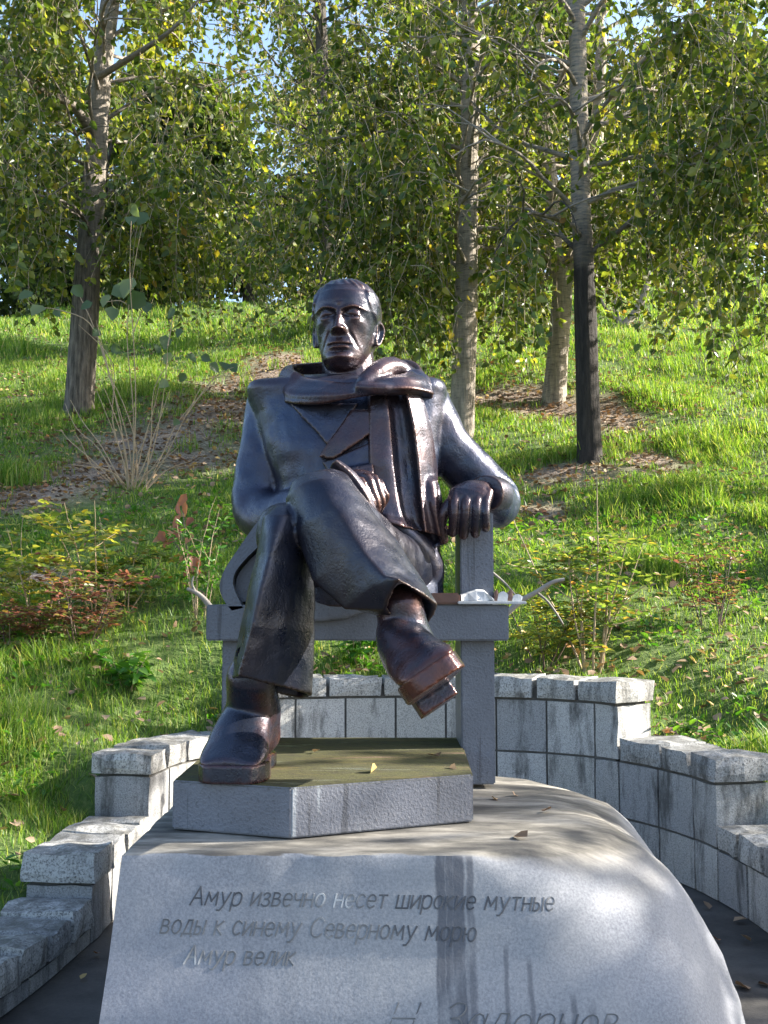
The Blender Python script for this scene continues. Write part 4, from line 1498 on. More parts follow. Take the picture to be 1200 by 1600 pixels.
def tree(name, label, seed, stems, bark_m, leaf_m, crown, leaf_size=.085, strands=1500, per=12, lenr=(.35, 1.2), flare=.5, group=None, branches=26, extra=(), limb_paths=()):
    """stems: list of (list of (px,py,Y), r0, r1, extend_m).
       crown: (z_lo, z_hi, reach_low, reach_high) for branches along the first stems"""
    r_ = np.random.default_rng(seed)
    S0 = [np.array([P(*q)[:] for q in crom(st[0], 6)]) for st in stems]
    root = S0[0][0]
    e = empty(name, Vector(root), label, 'tree', group)
    starts = []
    br_paths = []; br_r = []
    for si, (st, A) in enumerate(zip(stems, S0)):
        r0, r1, ext = st[1], st[2], st[3]
        if si == 0: A = np.concatenate([[A[0] + np.array([0, 0, -.25])], A])
        if ext > 0:
            d = A[-1] - A[-4]; d /= np.linalg.norm(d)
            kx = 8; more = [A[-1] + (d * .9 + np.array([0, 0, .1])) * ext * (i + 1) / kx + r_.normal(0, .04, 3) for i in range(kx)]
            A = np.concatenate([A, more])
        L = np.concatenate([[0], np.cumsum(np.linalg.norm(np.diff(A, axis=0), axis=1))])
        # resample denser
        q = np.linspace(0, L[-1], max(20, int(L[-1] / .16)))
        A = np.stack([np.interp(q, L, A[:, i]) for i in range(3)], 1)
        rad = r0 + (r1 - r0) * (q / L[-1])
        V, Fs = trunk_mesh(A, rad, 16, .055, flare if si == 0 else 0, seed + si)
        add_mesh('trunk' if si == 0 else 'stem', V, Fs, bark_m, e, True)
        z_lo, z_hi, re_lo, re_hi = crown
        nb = branches // len(stems)
        for b_ in range(nb):
            zt_ = z_lo + (min(z_hi, A[-1][2]) - z_lo) * (b_ + r_.random()) / nb
            if zt_ > A[-1][2] or zt_ < A[0][2]: continue
            p0 = np.array([np.interp(zt_, A[:, 2], A[:, i]) for i in range(3)])
            tt = (zt_ - z_lo) / max(.1, (z_hi - z_lo))
            Lb = (re_lo + (re_hi - re_lo) * tt) * r_.uniform(.7, 1.15)
            az = b_ * 2.4 + r_.uniform(-.5, .5)
            path_ = grow_branch(r_, p0, az, r_.uniform(.15, .7), Lb, .22)
            br_paths.append(path_); br_r.append(np.linspace(min(.034, r1 * .5), .006, len(path_)))
            for s_ in range(3):
                i = r_.integers(2, 8); az2 = az + r_.uniform(-1.2, 1.2)
                p2 = grow_branch(r_, path_[i], az2, r_.uniform(0, .6), Lb * .5, .3, 6)
                br_paths.append(p2); br_r.append(np.linspace(.014, .004, len(p2)))
                starts += list(p2[1:])
            starts += list(path_[3:])
    for (lp_, r0, r1) in limb_paths:
        A = np.array([P(*q)[:] for q in crom(lp_, 5)]); br_paths.append(A); br_r.append(np.linspace(r0, r1, len(A))); starts += list(A[4:])
    V, Fs = curve_tubes(br_paths, br_r, 6)
    add_mesh('branches', V, Fs, bark_m, e, True, 'stuff')
    starts = np.array(starts)
    ncl = max(20, strands // 9)
    cl = starts[r_.integers(0, len(starts), ncl)] + r_.normal(0, .12, (ncl, 3))
    st_ = cl[r_.integers(0, ncl, strands)] + r_.normal(0, .20, (strands, 3))
    if len(extra):
        ex = []
        for (px, py, Y, sx, sy, sz, cnt) in extra:
            c = np.array(P(px, py, Y)[:]); ex.append(c + r_.normal(0, 1, (cnt, 3)) * np.array([sx, sy, sz]))
        st_ = np.concatenate([st_] + ex)
    # thinner growth in front of the trunks
    keep = np.ones(len(st_), bool)
    for A in S0 + TRUNKS:
        Yt = A[0, 1]
        k_ = st_[:, 1] / Yt
        tx = np.interp((st_[:, 2] - .45 - 1.6) / k_ + 1.6, A[:, 2], A[:, 0])
        keep &= ~((np.abs(st_[:, 0] - tx * k_) < .36) & (k_ < 1.02) & (r_.random(len(st_)) < .85))
    st_ = st_[keep]
    paths, C, D, Nn, Sz = hanging_leaves(r_, st_, per, lenr, leaf_size)
    V, Fs = curve_tubes(paths, [np.linspace(.0055, .002, len(p)) for p in paths], 3)
    add_mesh('twigs', V, Fs, M['twig'], e, False, 'stuff')
    V, Fs = leaf_mesh(C, D, Nn, Sz)
    add_mesh('crown', V, Fs, leaf_m, e, False, 'stuff')
    return e


# ------------------------------------------------------------------ trees on the slope
TRUNKS = [np.array([P(*q)[:] for q in t]) for t in ([(719, 715, 13.6), (728, 450, 13.6), (735, 200, 13.6), (733, -60, 13.6)], [(921, 722, 12.6), (912, 430, 12.6), (903, 120, 12.6), (900, -60, 12.6)],
          [(122, 650, 15.3), (135, 450, 15.3), (146, 300, 15.3), (172, 0, 15.3), (180, -60, 15.3)], [(866, 628, 16.3), (880, 420, 16.3)])]
g1 = hit_ground(122, 648); Y1 = g1.y
tree('poplar_tree', 'thick brown-trunked tree at left of the slope above the bare shrub', 21,
     [([(122, 650, Y1), (128, 560, Y1), (135, 450, Y1), (146, 300, Y1 + .1), (158, 130, Y1 + .2), (172, 0, Y1 + .3)], .195, .12, 1.8)],
     M['bark_left'], M['leaf'], (6.3, 11.8, 2.6, 2.2), .125, 1500, 12, flare=.55, branches=34,
     limb_paths=[([(140, 200, Y1), (115, 165, Y1 - .3), (85, 150, Y1 - .6), (40, 125, Y1 - 1.0), (0, 85, Y1 - 1.2)], .085, .02),
                 ([(155, 120, Y1), (220, 80, Y1 - .6), (270, 45, Y1 - 1.0), (310, 0, Y1 - 1.2)], .05, .015)],
     extra=[(90, 330, Y1 - 1.0, 1.0, .8, .35, 200), (250, 310, Y1 - .5, .8, .8, .4, 170), (60, 230, Y1 - 1.5, 1.0, .8, .8, 180), (40, 40, Y1 - .5, 1.0, .8, .8, 180), (230, 60, Y1, .8, .8, .8, 120)])
Y2 = 13.6
tree('poplar_tree', 'slender pale grey tree rising directly behind the shoulder by the arm post', 22,
     [([(719, 715, Y2), (722, 640, Y2), (728, 450, Y2), (733, 250, Y2 + .1), (735, 120, Y2 + .1), (733, 0, Y2 + .2)], .165, .10, 1.6)],
     M['bark_pale'], M['leaf'], (5.5, 10.8, 2.5, 2.3), .115, 1450, 12, flare=.35, branches=34,
     limb_paths=[([(738, 110, Y2), (765, 105, Y2 - .4), (800, 140, Y2 - .8), (830, 165, Y2 - 1.1)], .035, .01)],
     extra=[(655, 450, Y2 - .6, .30, .5, .45, 110), (640, 350, Y2 - .8, .5, .5, .4, 130), (560, 300, Y2 - .8, .8, .5, .6, 170), (800, 390, Y2 - .5, .4, .4, .35, 70)])
g3 = hit_ground(866, 626); Y3 = g3.y
tree('poplar_tree', 'forked grey tree just behind the dark trunk on the right slope', 23,
     [([(866, 628, Y3), (872, 540, Y3), (878, 470, Y3), (880, 420, Y3)], .165, .14, 0),
      ([(878, 435, Y3), (866, 390, Y3), (862, 300, Y3), (850, 200, Y3 + .2), (842, 60, Y3 + .4)], .125, .06, 1.0),
      ([(884, 435, Y3), (905, 400, Y3), (920, 330, Y3), (932, 230, Y3 + .1), (940, 60, Y3 + .1)], .125, .06, 1.0)],
     M['bark_pale'], M['leaf'], (6.4, 12.0, 2.6, 2.2), .12, 950, 12, flare=.5, branches=34,
     extra=[(1000, 330, Y3, .9, .6, .5, 130)])
g4 = hit_ground(921, 721); Y4 = g4.y
tree('poplar_tree', 'tree with nearly black lower trunk in front of the forked tree', 24,
     [([(921, 722, Y4), (918, 600, Y4), (912, 430, Y4), (906, 250, Y4 + .1), (903, 120, Y4 + .1), (901, 0, Y4 + .2)], .140, .085, 1.6)],
     M['bark_dark'], M['leaf'], (5.4, 10.6, 2.4, 2.3), .115, 1250, 12, flare=.3, branches=34,
     extra=[(1010, 200, Y4 - .6, .8, .6, .6, 150)])
Y5 = 21.5
tree('poplar_tree', 'pale tree standing directly behind the head of the statue', 25,
     [([(503, 520, Y5), (506, 440, Y5), (512, 300, Y5), (505, 150, Y5), (500, 0, Y5 + .2)], .17, .10, 1.5)],
     M['bark_far'], M['leaf'], (8.6, 15, 2.4, 2.2), .12, 1400, 12, lenr=(.6, 1.8), flare=.3, branches=34,
     extra=[(430, 380, Y5, 1.2, .8, .5, 150), (600, 400, Y5, 1.2, .8, .5, 150)])
# tree just outside the frame on the right; its boughs hang into view and its shadow bars the grass
gR = Vector((6.2, 9.4, float(hz(6.2, 9.4))))
def toP(v):
    """inverse of P for building stems from world points"""
    d = v - EYE; c, s = math.cos(PITCH), math.sin(PITCH)
    yc = d.y * c + d.z * s; zc = -d.y * s + d.z * c
    return (600 + FPX * d.x / yc, 800 - FPX * zc / yc, v.y)
tree('poplar_tree', 'tree at the right edge whose leafy boughs hang into the picture', 26,
     [([toP(gR), toP(gR + Vector((.05, .05, 2.5))), toP(gR + Vector((-.05, .1, 5.5)))], .2, .13, 5.5)],
     M['bark_pale'], M['leaf'], (5.0, 9.6, 2.6, 2.2), .11, 600, 11, flare=.4, branches=30,
     limb_paths=[([toP(gR + Vector((0, 0, 4.2))), toP(gR + Vector((-.9, .1, 4.6))), toP(gR + Vector((-1.8, .1, 4.5))), toP(gR + Vector((-2.6, .2, 3.9)))], .05, .01)],
     extra=[(1150, 380, 10.5, .45, .4, .35, 75), (1120, 60, 10.5, .6, .5, .6, 120), (1180, 230, 10.8, .5, .5, .6, 110), (1150, 480, 11.0, .25, .3, .25, 14)])


for (bx, by, sd0, zl, zh_, rl, ns, lab) in ((11.0, 5.7, 27, 2.6, 6.3, 2.5, 700, 'tree beyond the right edge whose broken shade falls on the pedestal'), (8.6, 11.5, 28, 6.0, 11.0, 2.4, 600, 'tree beyond the right edge whose trunk shadow bars the upper slope')):
    gQ = Vector((bx, by, float(hz(bx, by))))
    tree('poplar_tree', lab, sd0, [([toP(gQ), toP(gQ + Vector((.05, .05, 2.5))), toP(gQ + Vector((-.05, .1, 5.0)))], .24, .14, 1.2 if bx > 10 else 4.0)],
         M['bark_pale'], M['leaf'], (zl, zh_, rl, 2.0), .12, ns, 11, flare=.4, branches=30)


# ------------------------------------------------------------------ trees beyond the crest
def far_tree(name, label, seed, px, Y, zb_, height, rad, n_leaf, size, leaf_m=None, lean=0, stem_pts=None, blobs=None, trunk_r=.16):
    r_ = np.random.default_rng(seed)
    x = P(px, 480, Y).x
    base = np.array([x, Y, zb_])
    e = empty(name, Vector(base), label, 'tree', 'trees along the crest of the hill')
    A = np.array([base + np.array([lean * t * height, 0, height * .85 * t]) + r_.normal(0, .08, 3) * (t > 0) for t in np.linspace(0, 1, 12)])
    if stem_pts: A = np.array([P(*q)[:] for q in crom(stem_pts, 5)])
    V, Fs = trunk_mesh(A, np.linspace(trunk_r, .04, len(A)), 8, .06, .3, seed); add_mesh('trunk', V, Fs, M['bark_far'], e, True)
    # limbs and leaf clumps
    cl = []; paths = []
    nb = 30
    for i in range(nb):
        t = r_.uniform(.18, 1); p0 = A[int(t * (len(A) - 1))]
        pth = grow_branch(r_, p0, r_.uniform(0, 6.28), r_.uniform(0, .8), rad * r_.uniform(.5, 1.1) * (1.15 - .5 * t), .12, 7)
        paths.append(pth); cl += [(q, r_.uniform(.5, 1.0)) for q in pth[2:]]
    V, Fs = curve_tubes(paths, [np.linspace(.05, .012, len(p)) for p in paths], 5); add_mesh('branches', V, Fs, M['bark_far'], e, True, 'stuff')
    cc = np.array([c[0] for c in cl]); cr = np.array([c[1] for c in cl])
    idx = r_.integers(0, len(cc), n_leaf)
    C = cc[idx] + unit(r_.normal(0, 1, (n_leaf, 3))) * (cr[idx] * r_.random(n_leaf) ** .5 * rad * .30)[:, None]
    D = r_.normal(0, 1, (n_leaf, 3)) + np.array([0, 0, -.7]); Nn = r_.normal(0, 1, (n_leaf, 3))
    V, Fs = leaf_mesh(C, D, Nn, r_.uniform(.6, 1.3, n_leaf) * size, .7, .15, True)
    add_mesh('crown', V, Fs, leaf_m or M['leaf_far'], e, False, 'stuff')
    return e


zc = lambda px, Y: float(hz(P(px, 480, Y).x, Y)) - .3
far = [  # label, px, Y, height, radius, leaves, leaf size, material
    ('far tree at the left edge above the crest with loose green crown', 20, 33, 13, 3.2, 8500, .19, 'leaf_dark'),
    ('dense far tree behind the thick left trunk', 165, 36, 14, 3.6, 9500, .20, 'leaf_dark'),
    ('yellowing far tree right of the thick left trunk', 238, 32, 13.0, 2.1, 5500, .18, 'leaf_yellow'),
    ('dark leaning far tree under the patch of open sky', 385, 30, 7.2, 3.0, 9500, .16, 'leaf_dark'),
    ('low dense far tree left of the head of the statue', 300, 29.5, 5.5, 2.6, 8500, .15, 'leaf_dark'),
    ('tall far tree behind the pale tree at the head', 520, 35, 15, 2.6, 7500, .21, 'leaf_far'),
    ('low bushy far tree just right of the statue head', 620, 29.5, 6, 2.6, 8000, .15, 'leaf_dark'),
    ('tall far tree behind the slender grey tree', 705, 34, 15, 3.6, 9500, .20, 'leaf_far'),
    ('low far tree between the slender tree and the forked tree', 810, 30, 6.5, 2.5, 8000, .15, 'leaf_yellow'),
    ('tall far tree behind the dark trunk', 900, 36, 15.5, 3.8, 9500, .21, 'leaf_far'),
    ('yellow-leaved far tree above the leaning sapling', 1010, 31, 8.5, 2.8, 8000, .17, 'leaf_yellow'),
    ('tall far tree at the upper right', 1120, 36, 15, 3.6, 9000, .21, 'leaf_far'),
    ('far tree outside the left edge of the picture', -130, 31, 12, 3.2, 6000, .2, 'leaf_far'),
    ('far tree outside the right edge of the picture', 1340, 32, 12, 3.2, 6000, .2, 'leaf_far'),
    ('far tree at the right edge above the crest', 1215, 33, 11.5, 3.0, 7500, .19, 'leaf_far'),
]
for i, (lab, px, Y, hh, rad, nl, sz, mm) in enumerate(far):
    sp = None
    if px == 385:
        sp = [(392, 490, Y), (388, 400, Y), (372, 285, Y), (345, 235, Y), (300, 215, Y), (268, 185, Y)]
    far_tree('crest_tree', lab, 100 + i, px, Y, zc(px, Y), hh, rad, int(nl * 1.5), sz * 1.25, M[mm], 0, sp, trunk_r=.22 if px == 385 else .16)

# leaning sapling on the right crest
gS = hit_ground(975, 507)
tree('sapling', 'leaning multi-stemmed sapling on the right near the crest', 31,
     [([(975, 508, gS.y), (995, 485, gS.y), (1008, 455, gS.y), (1018, 415, gS.y), (1030, 370, gS.y)], .085, .04, .8),
      ([(970, 508, gS.y), (960, 480, gS.y), (962, 440, gS.y), (955, 390, gS.y)], .05, .02, .6),
      ([(968, 506, gS.y), (945, 480, gS.y), (930, 445, gS.y)], .04, .015, .5)],
     M['bark_pale'], M['leaf_yellow'], (gS.z + 1.2, gS.z + 3.8, 1.2, .8), .10, 170, 11, (.3, .7), .3, branches=12)

# ------------------------------------------------------------------ grass
def frustum_pts(n_, y0, y1, r_, margin=.6):
    y = r_.uniform(y0, y1, n_); x = r_.uniform(-1, 1, n_) * (.365 * y + margin)
    return x, y


def blades(x, y, h, wd, r_, two=True):
    z = hz(x, y) - .02
    n_ = len(x); az = r_.uniform(0, 6.283, n_); lean = r_.uniform(.05, .75, n_)
    B = np.stack([x, y, z], 1); side = np.stack([np.cos(az), np.sin(az), 0 * az], 1) * (wd * .5)[:, None]
    az2 = az + 1.57 + r_.normal(0, .4, n_)
    ln = np.stack([np.cos(az2) * lean, np.sin(az2) * lean, np.ones(n_)], 1)
    if two:
        mid = B + ln * np.array([.45, .45, .62]) * h[:, None]; tip = B + ln * np.array([1.25, 1.25, 1.0]) * h[:, None]
        V = np.stack([B - side, B + side, mid - side * .8, mid + side * .8, tip - side * .12, tip + side * .12], 1)
        base = np.arange(n_)[:, None] * 6
        Fs = np.concatenate([base + np.array([[0, 1, 3, 2]]), base + np.array([[2, 3, 5, 4]])])
    else:
        tip = B + ln * h[:, None]
        V = np.stack([B - side, B + side, tip + side * .2, tip - side * .2], 1)
        Fs = np.arange(n_)[:, None] * 4 + np.array([[0, 1, 2, 3]])
    return V.reshape(-1, 3), Fs


inside = lambda a, b_: in_u(a, b_, .34)
r_ = np.random.default_rng(5)
parts = []
for (y0, y1, n_, hh, wd, two) in ((4.0, 8.6, 165000, .085, .0065, True), (8.6, 13, 165000, .085, .010, True), (13, 20, 160000, .09, .017, False), (20, 30, 105000, .10, .03, False)):
    x, y = frustum_pts(n_, y0, y1, r_, 2.6)
    b_ = bareness(x, y); v = vnoise(x, y, 1.3, 1); v2 = vnoise(x, y, 3.7, 2)
    keep = (r_.random(n_) < (1.0 - b_ * 1.4 - (b_ > .15) * (.55 - v2) * 1.2) * (.35 + 1.1 * v)) & (r_.random(n_) < .4 + .9 * v2)
    if y0 < 9: keep &= ~inside(x, y)
    x, y, v, v2 = x[keep], y[keep], v[keep], v2[keep]
    k = len(x)
    h = hh * (.45 + 1.2 * v * v2 + .5 * r_.random(k)) * (1 + 1.3 * np.clip((v - .62) * 5, 0, 1) * r_.random(k) + .3 * (y < 10) * (x < 0) * (v2 > .55) * r_.random(k))
    parts.append((x, y, h, np.full(k, wd) * r_.uniform(.6, 1.3, k), two))
V0 = []; o = 0; Fall = []
for (x, y, h, wd, two) in parts:
    V, Fs = blades(x, y, h, wd, r_, two); V0.append(V); Fall.append(Fs + o); o += len(V)
tag(add_mesh('grass', np.concatenate(V0), np.concatenate(Fall), M['grass']), 'bright green tufted grass covering the sunlit hillside', 'grass', kind='stuff')

# broad-leaved weeds between the grass, mostly near the wall
n_ = 16000
y = 4.0 + r_.random(n_) ** 1.3 * 7.5; x = r_.uniform(-1, 1, n_) * (.365 * y + .8)
keep = (vnoise(x, y, 1.9, 8) > .50) & ~inside(x, y) & (bareness(x, y) < .35); x, y = x[keep], y[keep]; n_ = len(x)
C = np.stack([x, y, hz(x, y) + r_.uniform(0, .10, n_)], 1); az = r_.uniform(0, 6.28, n_)
D = np.stack([np.cos(az), np.sin(az), r_.uniform(-.1, 1.0, n_)], 1)
V, Fs = leaf_mesh(C, D, np.tile([[0, 0, 1.0]], (n_, 1)) + r_.normal(0, .3, (n_, 3)), r_.uniform(.035, .085, n_), .5, .2)
tag(add_mesh('weeds', V, Fs, M['weed']), 'low broad-leaved weeds growing among the grass near the wall', 'weeds', kind='stuff')

# fallen leaves
n_ = 60000
x, y = frustum_pts(n_, 4.0, 26, r_, .8)
b_ = bareness(x, y); keep = (r_.random(n_) < .11 + b_ * .9 + .16 * (vnoise(x, y, .8, 4) > .58)) & ~inside(x, y); x, y, b_ = x[keep], y[keep], b_[keep]; n_ = len(x)
C = np.stack([x, y, hz(x, y) + .015 + r_.uniform(0, .06, n_) * (b_ < .5)], 1)
# a few in the paved court
xi = r_.uniform(-1.35, 1.8, 260); yi = r_.uniform(3.2, 6.8, 260)
ki = inside(xi, yi) & ~((xi > -.93) & (xi < 1.45) & (yi > 3.3) & (yi < 5.7))
Ci = np.stack([xi[ki], yi[ki], np.full(ki.sum(), .012)], 1)
# and a few on the plinth and the pedestal top
Cp = np.array([[.28, 4.25, .945], [.20, 4.6, .945], [-.05, 4.15, .945], [-.3, 4.7, .945], [.62, 4.3, .772], [.50, 3.85, .772], [.45, 4.62, .772], [.55, 4.66, .772]])
C = np.concatenate([C, Ci, Cp]); n_ = len(C); az = r_.uniform(0, 6.28, n_)
D = np.stack([np.cos(az), np.sin(az), r_.normal(.2, .3, n_)], 1)
V, Fs = leaf_mesh(C, D, np.tile([[0, 0, 1.0]], (n_, 1)) + r_.normal(0, .35, (n_, 3)), r_.uniform(.04, .085, n_), .75, .25)
tag(add_mesh('fallen_leaves', V, Fs, M['litter']), 'dry brown fallen leaves scattered over bare earth and grass', 'leaves', kind='stuff')


# ------------------------------------------------------------------ shrubs
def shrub(name, label, seed, px, py, n_stems, height, spread, stem_r, stem_m, leaf_m, leaf_size, per_stem, start=.3, width=.6, pinnate=False, big=None, group=None, cat='shrub', twiggy=2):
    r_ = np.random.default_rng(seed)
    gpt = np.array(hit_ground(px, py)[:])
    e = empty(name, Vector(gpt), label, cat, group)
    C = []; D = []; Nn = []; Sz = []
    for s in range(n_stems):
        az = r_.uniform(0, 6.28); sp = spread * r_.uniform(.2, 1)
        hgt = height * r_.uniform(.6, 1.05); k = 8
        pth = [gpt + np.array([math.cos(az), math.sin(az), 0]) * .05 + np.array([0, 0, -.05])]
        d = np.array([math.cos(az) * sp, math.sin(az) * sp, 1.0])
        for i in range(k):
            d = d + r_.normal(0, .07, 3); pth.append(pth[-1] + d / np.linalg.norm(d) * hgt / k)
        pth = np.array(pth)
        paths = [pth]; rads = [np.linspace(stem_r, stem_r * .25, k + 1)]
        for q in range(twiggy):
            i = r_.integers(3, k); a2 = r_.uniform(0, 6.28)
            b2 = grow_branch(r_, pth[i], a2, r_.uniform(.1, .9), hgt * .3, .1, 5, .1); paths.append(b2); rads.append(np.linspace(stem_r * .45, stem_r * .15, 6))
        V, Fs = curve_tubes(paths, rads, 5); add_mesh('stem', V, Fs, stem_m, e, True)
        for pt, frac in [(p_, 1.0 if p_ is pth else .6) for p_ in paths]:
            m_ = int(per_stem * frac * r_.uniform(.7, 1.2))
            if m_ == 0: continue
            t = r_.uniform(start if pt is pth else .2, 1, m_) * (len(pt) - 1); i = np.minimum(t.astype(int), len(pt) - 2); f = (t - i)[:, None]
            c = pt[i] * (1 - f) + pt[i + 1] * f
            a_ = r_.uniform(0, 6.28, m_)
            if pinnate:
                d0 = np.stack([np.cos(a_), np.sin(a_), r_.uniform(-.2, .5, m_)], 1); d0 = unit(d0); sd0 = unit(np.cross(d0, [[0, 0, 1.0]]))
                for q in range(3):
                    for sg in (-1, 1):
                        C.append(c + d0 * leaf_size * (.5 + .8 * q)); D.append(d0 * .5 + sd0 * sg + r_.normal(0, .15, (m_, 3))); Nn.append(np.tile([[0, 0, 1.0]], (m_, 1)) + r_.normal(0, .4, (m_, 3))); Sz.append(r_.uniform(.7, 1.15, m_) * leaf_size)
                C.append(c + d0 * leaf_size * 2.6); D.append(d0); Nn.append(np.tile([[0, 0, 1.0]], (m_, 1)) + r_.normal(0, .4, (m_, 3))); Sz.append(r_.uniform(.7, 1.15, m_) * leaf_size)
            else:
                C.append(c); D.append(np.stack([np.cos(a_), np.sin(a_), r_.uniform(-.7, .5, m_)], 1)); Nn.append(np.tile([[0, 0, 1.0]], (m_, 1)) + r_.normal(0, .6, (m_, 3))); Sz.append(r_.uniform(.6, 1.2, m_) * leaf_size)
    if big:
        for (bx, by, sz) in big:
            p = np.array(P(bx, by, gpt[1] + r_.uniform(-.2, .1))[:])[None]
            C.append(p); a_ = r_.uniform(0, 6.28); D.append(np.array([[math.cos(a_) * .7, -.3, -.8]])); Nn.append(np.array([[r_.normal(0, .5), -1.0, .5]])); Sz.append(np.array([sz]))
    if C:
        V, Fs = leaf_mesh(np.concatenate(C), np.concatenate(D), np.concatenate(Nn), np.concatenate(Sz), width, .2)
        add_mesh('foliage', V, Fs, leaf_m, e, False, 'stuff')
    return e


def stems_from_px(name, label, px_paths, Y, r0, stem_m, leaf_m, leaf_pts, leaf_size, width=.8, cat='shrub', seed=0):
    r_ = np.random.default_rng(seed)
    base = np.array(P(*px_paths[0][0], Y)[:]); e = empty(name, Vector(base), label, cat)
    for i, pp in enumerate(px_paths):
        k = len(pp); dy = r_.uniform(-.35, .35)
        A = np.array([P(a_, b_, Y + dy * j / (k - 1))[:] for j, (a_, b_) in enumerate(crom(pp, 4)[::1])]) if False else np.array([P(q[0], q[1], Y + dy * j / (k * 4))[:] for j, q in enumerate(crom(pp, 4))])
        V, Fs = curve_tubes([A], [np.linspace(r0, r0 * .35, len(A))], 5); add_mesh('stem', V, Fs, stem_m, e, True)
    if leaf_pts:
        C = np.array([P(a_, b_, Y + r_.uniform(-.25, .15))[:] for a_, b_, s in leaf_pts]); n_ = len(C)
        D = np.stack([r_.normal(0, .5, n_), r_.normal(-.2, .3, n_), r_.uniform(-1, -.3, n_)], 1); Nn = np.stack([r_.normal(0, .6, n_), -np.ones(n_), r_.normal(.3, .5, n_)], 1)
        Sz = np.array([s for _, _, s in leaf_pts]) * leaf_size
        C = C - unit(D) * Sz[:, None] * .5
        V, Fs = leaf_mesh(C, D, Nn, Sz, width, .2); add_mesh('leaves', V, Fs, leaf_m, e, False, 'stuff')
    return e


gB = hit_ground(215, 765)
r_ = np.random.default_rng(77)
bare_p = [[(205, 765), (212, 640), (208, 520), (203, 430), (205, 345)], [(200, 760), (188, 660), (165, 560), (150, 500)], [(195, 765), (160, 700), (130, 660), (110, 625)],
          [(190, 770), (150, 725), (110, 690), (95, 672)], [(215, 765), (240, 700), (258, 600), (262, 540)], [(220, 768), (255, 720), (290, 650), (322, 590)], [(210, 765), (222, 700), (240, 640), (248, 605)],
          [(202, 765), (195, 700), (176, 640), (160, 600)], [(225, 770), (260, 735), (300, 720)], [(198, 765), (170, 735), (120, 720)], [(208, 762), (200, 690), (178, 610), (172, 560)], [(212, 765), (235, 735), (268, 690)], [(206, 765), (214, 715), (230, 680)], [(165, 560), (140, 505), (95, 485), (55, 478), (38, 462)], [(178, 610), (150, 520), (128, 470), (120, 455)], [(208, 520), (222, 485), (230, 478)], [(203, 480), (188, 470), (165, 472)], [(262, 540), (268, 510), (270, 488)], [(290, 650), (335, 590), (365, 574)]]
bl = [(205, 345, 1.0), (222, 342, 1.1), (212, 330, .9), (40, 462, 1.1), (58, 485, 1.2), (90, 488, .8), (122, 455, 1.0), (135, 478, .9), (165, 470, 1.0), (175, 490, 1.1), (200, 450, 1.6), (188, 455, 1.3), (212, 470, 1.5), (228, 480, 1.0), (160, 548, .9), (182, 545, .9), (258, 535, 1.0), (262, 560, .9), (268, 490, .9),
      (300, 560, .8), (335, 575, .9), (350, 572, 1.0), (365, 575, .8), (245, 545, .8), (280, 520, .7), (150, 520, .8), (285, 590, .7), (322, 560, .7), (255, 600, .8), (275, 660, .6)]
bare_p += [[(p_[0] + r_.normal(0, 5) + 22 * i * r_.choice([-1, 1]) / len(q), p_[1] + r_.normal(0, 3) + 10 * i / len(q)) for i, p_ in enumerate(q)] for q in bare_p[:13]]
stems_from_px('bare_shrub', 'nearly bare pale-stemmed shrub with a few big leaves on the left slope', bare_p, gB.y, .008, M['stem'], M['leaf_big'], bl, .17, .85, seed=3)

shrub('rose_shrub', 'yellow-green small-leaved shrub at the far left below the bare earth', 41, 60, 985, 5, 1.0, .35, .008, M['stem'], M['leaf_rose'], .07, 9, .25, .65, True)
shrub('rose_shrub', 'shrub with golden yellow leaves left of the red-leaved shrub top', 42, 150, 960, 5, .95, .4, .008, M['stem'], M['leaf_rose'], .07, 8, .3, .65, True)
shrub('red_shrub', 'red and rust leaved low shrub on the left slope', 43, 128, 1012, 8, .78, .6, .007, M['stem_dark'], M['leaf_red'], .055, 9, .25, .55, True)
shrub('red_shrub', 'small reddish shrub at the left picture edge', 44, 22, 1020, 5, .45, .6, .006, M['stem_dark'], M['leaf_red'], .045, 14, .25, .55, True)
shrub('green_shrub', 'green feathery shrub between the yellow and the red shrubs', 45, 190, 955, 5, .75, .45, .007, M['stem'], M['leaf_shrub'], .07, 9, .25, .5, True)
gO = hit_ground(292, 930)
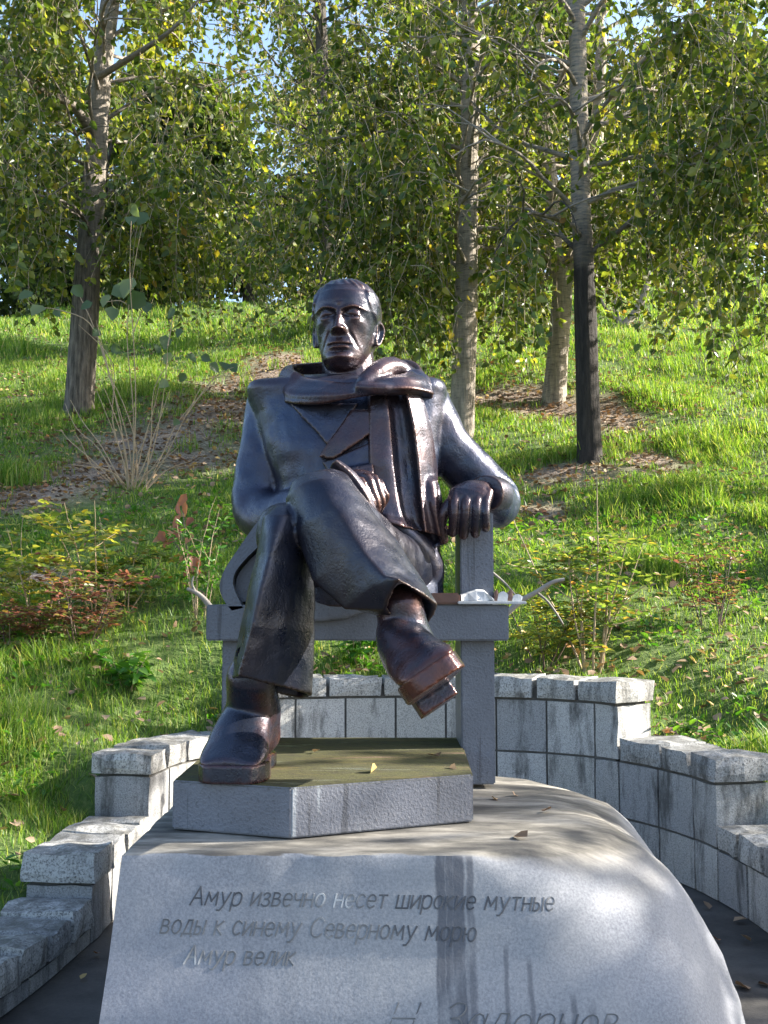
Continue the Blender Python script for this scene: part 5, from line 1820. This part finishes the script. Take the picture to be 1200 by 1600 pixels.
stems_from_px('withered_sapling', 'withered sapling with large drooping orange-brown leaves left of the bench', [[(296, 925), (292, 860), (287, 810), (284, 775)], [(293, 880), (275, 850), (262, 838)]], gO.y, .008, M['stem_dark'], M['leaf_orange'],
              [(284, 782, 1), (280, 795, 1.1), (290, 795, .9), (276, 815, 1), (265, 835, 1.1), (255, 840, 1), (272, 842, 1.1), (282, 832, 1), (295, 840, .9), (300, 862, 1), (288, 872, 1.1), (302, 880, 1.2), (312, 885, .9), (275, 825, .8), (260, 850, .8), (296, 815, .9), (292, 895, .8), (247, 842, .8)], .135, .5, seed=5)
shrub('hillside_shrub', 'thin green and rust shrub on the slope right of the bench', 46, 925, 1050, 9, 1.45, .35, .010, M['stem'], M['leaf_shrub'], .07, 10, .2, .5, True)
shrub('hillside_shrub', 'yellowing low shrub beside the bench right end', 47, 850, 1040, 6, .75, .5, .007, M['stem_dark'], M['leaf_rose'], .045, 14, .25, .55, True)
shrub('pink_shrub', 'pinkish-red thin shrub on the right slope', 48, 1110, 985, 6, .85, .4, .006, M['stem_dark'], M['leaf_red'], .042, 9, .35, .5, True)
shrub('green_shrub', 'tall pale green weed left of the right-hand coat sleeve', 49, 315, 960, 6, .95, .25, .006, M['stem'], M['weed'], .06, 22, .15, .35)
shrub('green_shrub', 'leafy green plant behind the wall under the bench', 50, 560, 1040, 7, .45, .6, .006, M['stem'], M['weed'], .09, 12, .2, .5)
shrub('green_shrub', 'leafy green plant above the wall left of the planted leg', 51, 200, 1070, 8, .35, .8, .006, M['stem'], M['weed'], .09, 12, .1, .55)

# dead branch sticking out behind the bench
def dead_branch(label, pp, Y, r0, twigs):
    base = P(*pp[0], Y); e = empty('dead_branch', base, label, 'branch')
    A = np.array([P(q[0], q[1], Y)[:] for q in crom(pp, 5)])
    V, Fs = curve_tubes([A], [np.linspace(r0, r0 * .5, len(A))], 7); add_mesh('bough', V, Fs, M['deadwood'], e, True)
    for t in twigs:
        A = np.array([P(q[0], q[1], Y)[:] for q in crom(t, 4)]); V, Fs = curve_tubes([A], [np.linspace(r0 * .5, r0 * .2, len(A))], 5); add_mesh('twig', V, Fs, M['deadwood'], e, True)
dead_branch('dead grey branch poking out behind the right end of the bench', [(790, 960), (815, 938), (838, 925), (862, 910), (882, 905)], 6.6, .020, [[(838, 925), (856, 940), (872, 962), (880, 975)], [(770, 895), (790, 912), (810, 935)]])
dead_branch('short pale dead branch left of the bench beam', [(330, 950), (318, 935), (305, 925), (292, 920)], 6.6, .02, [[(305, 925), (300, 912), (303, 900)]])
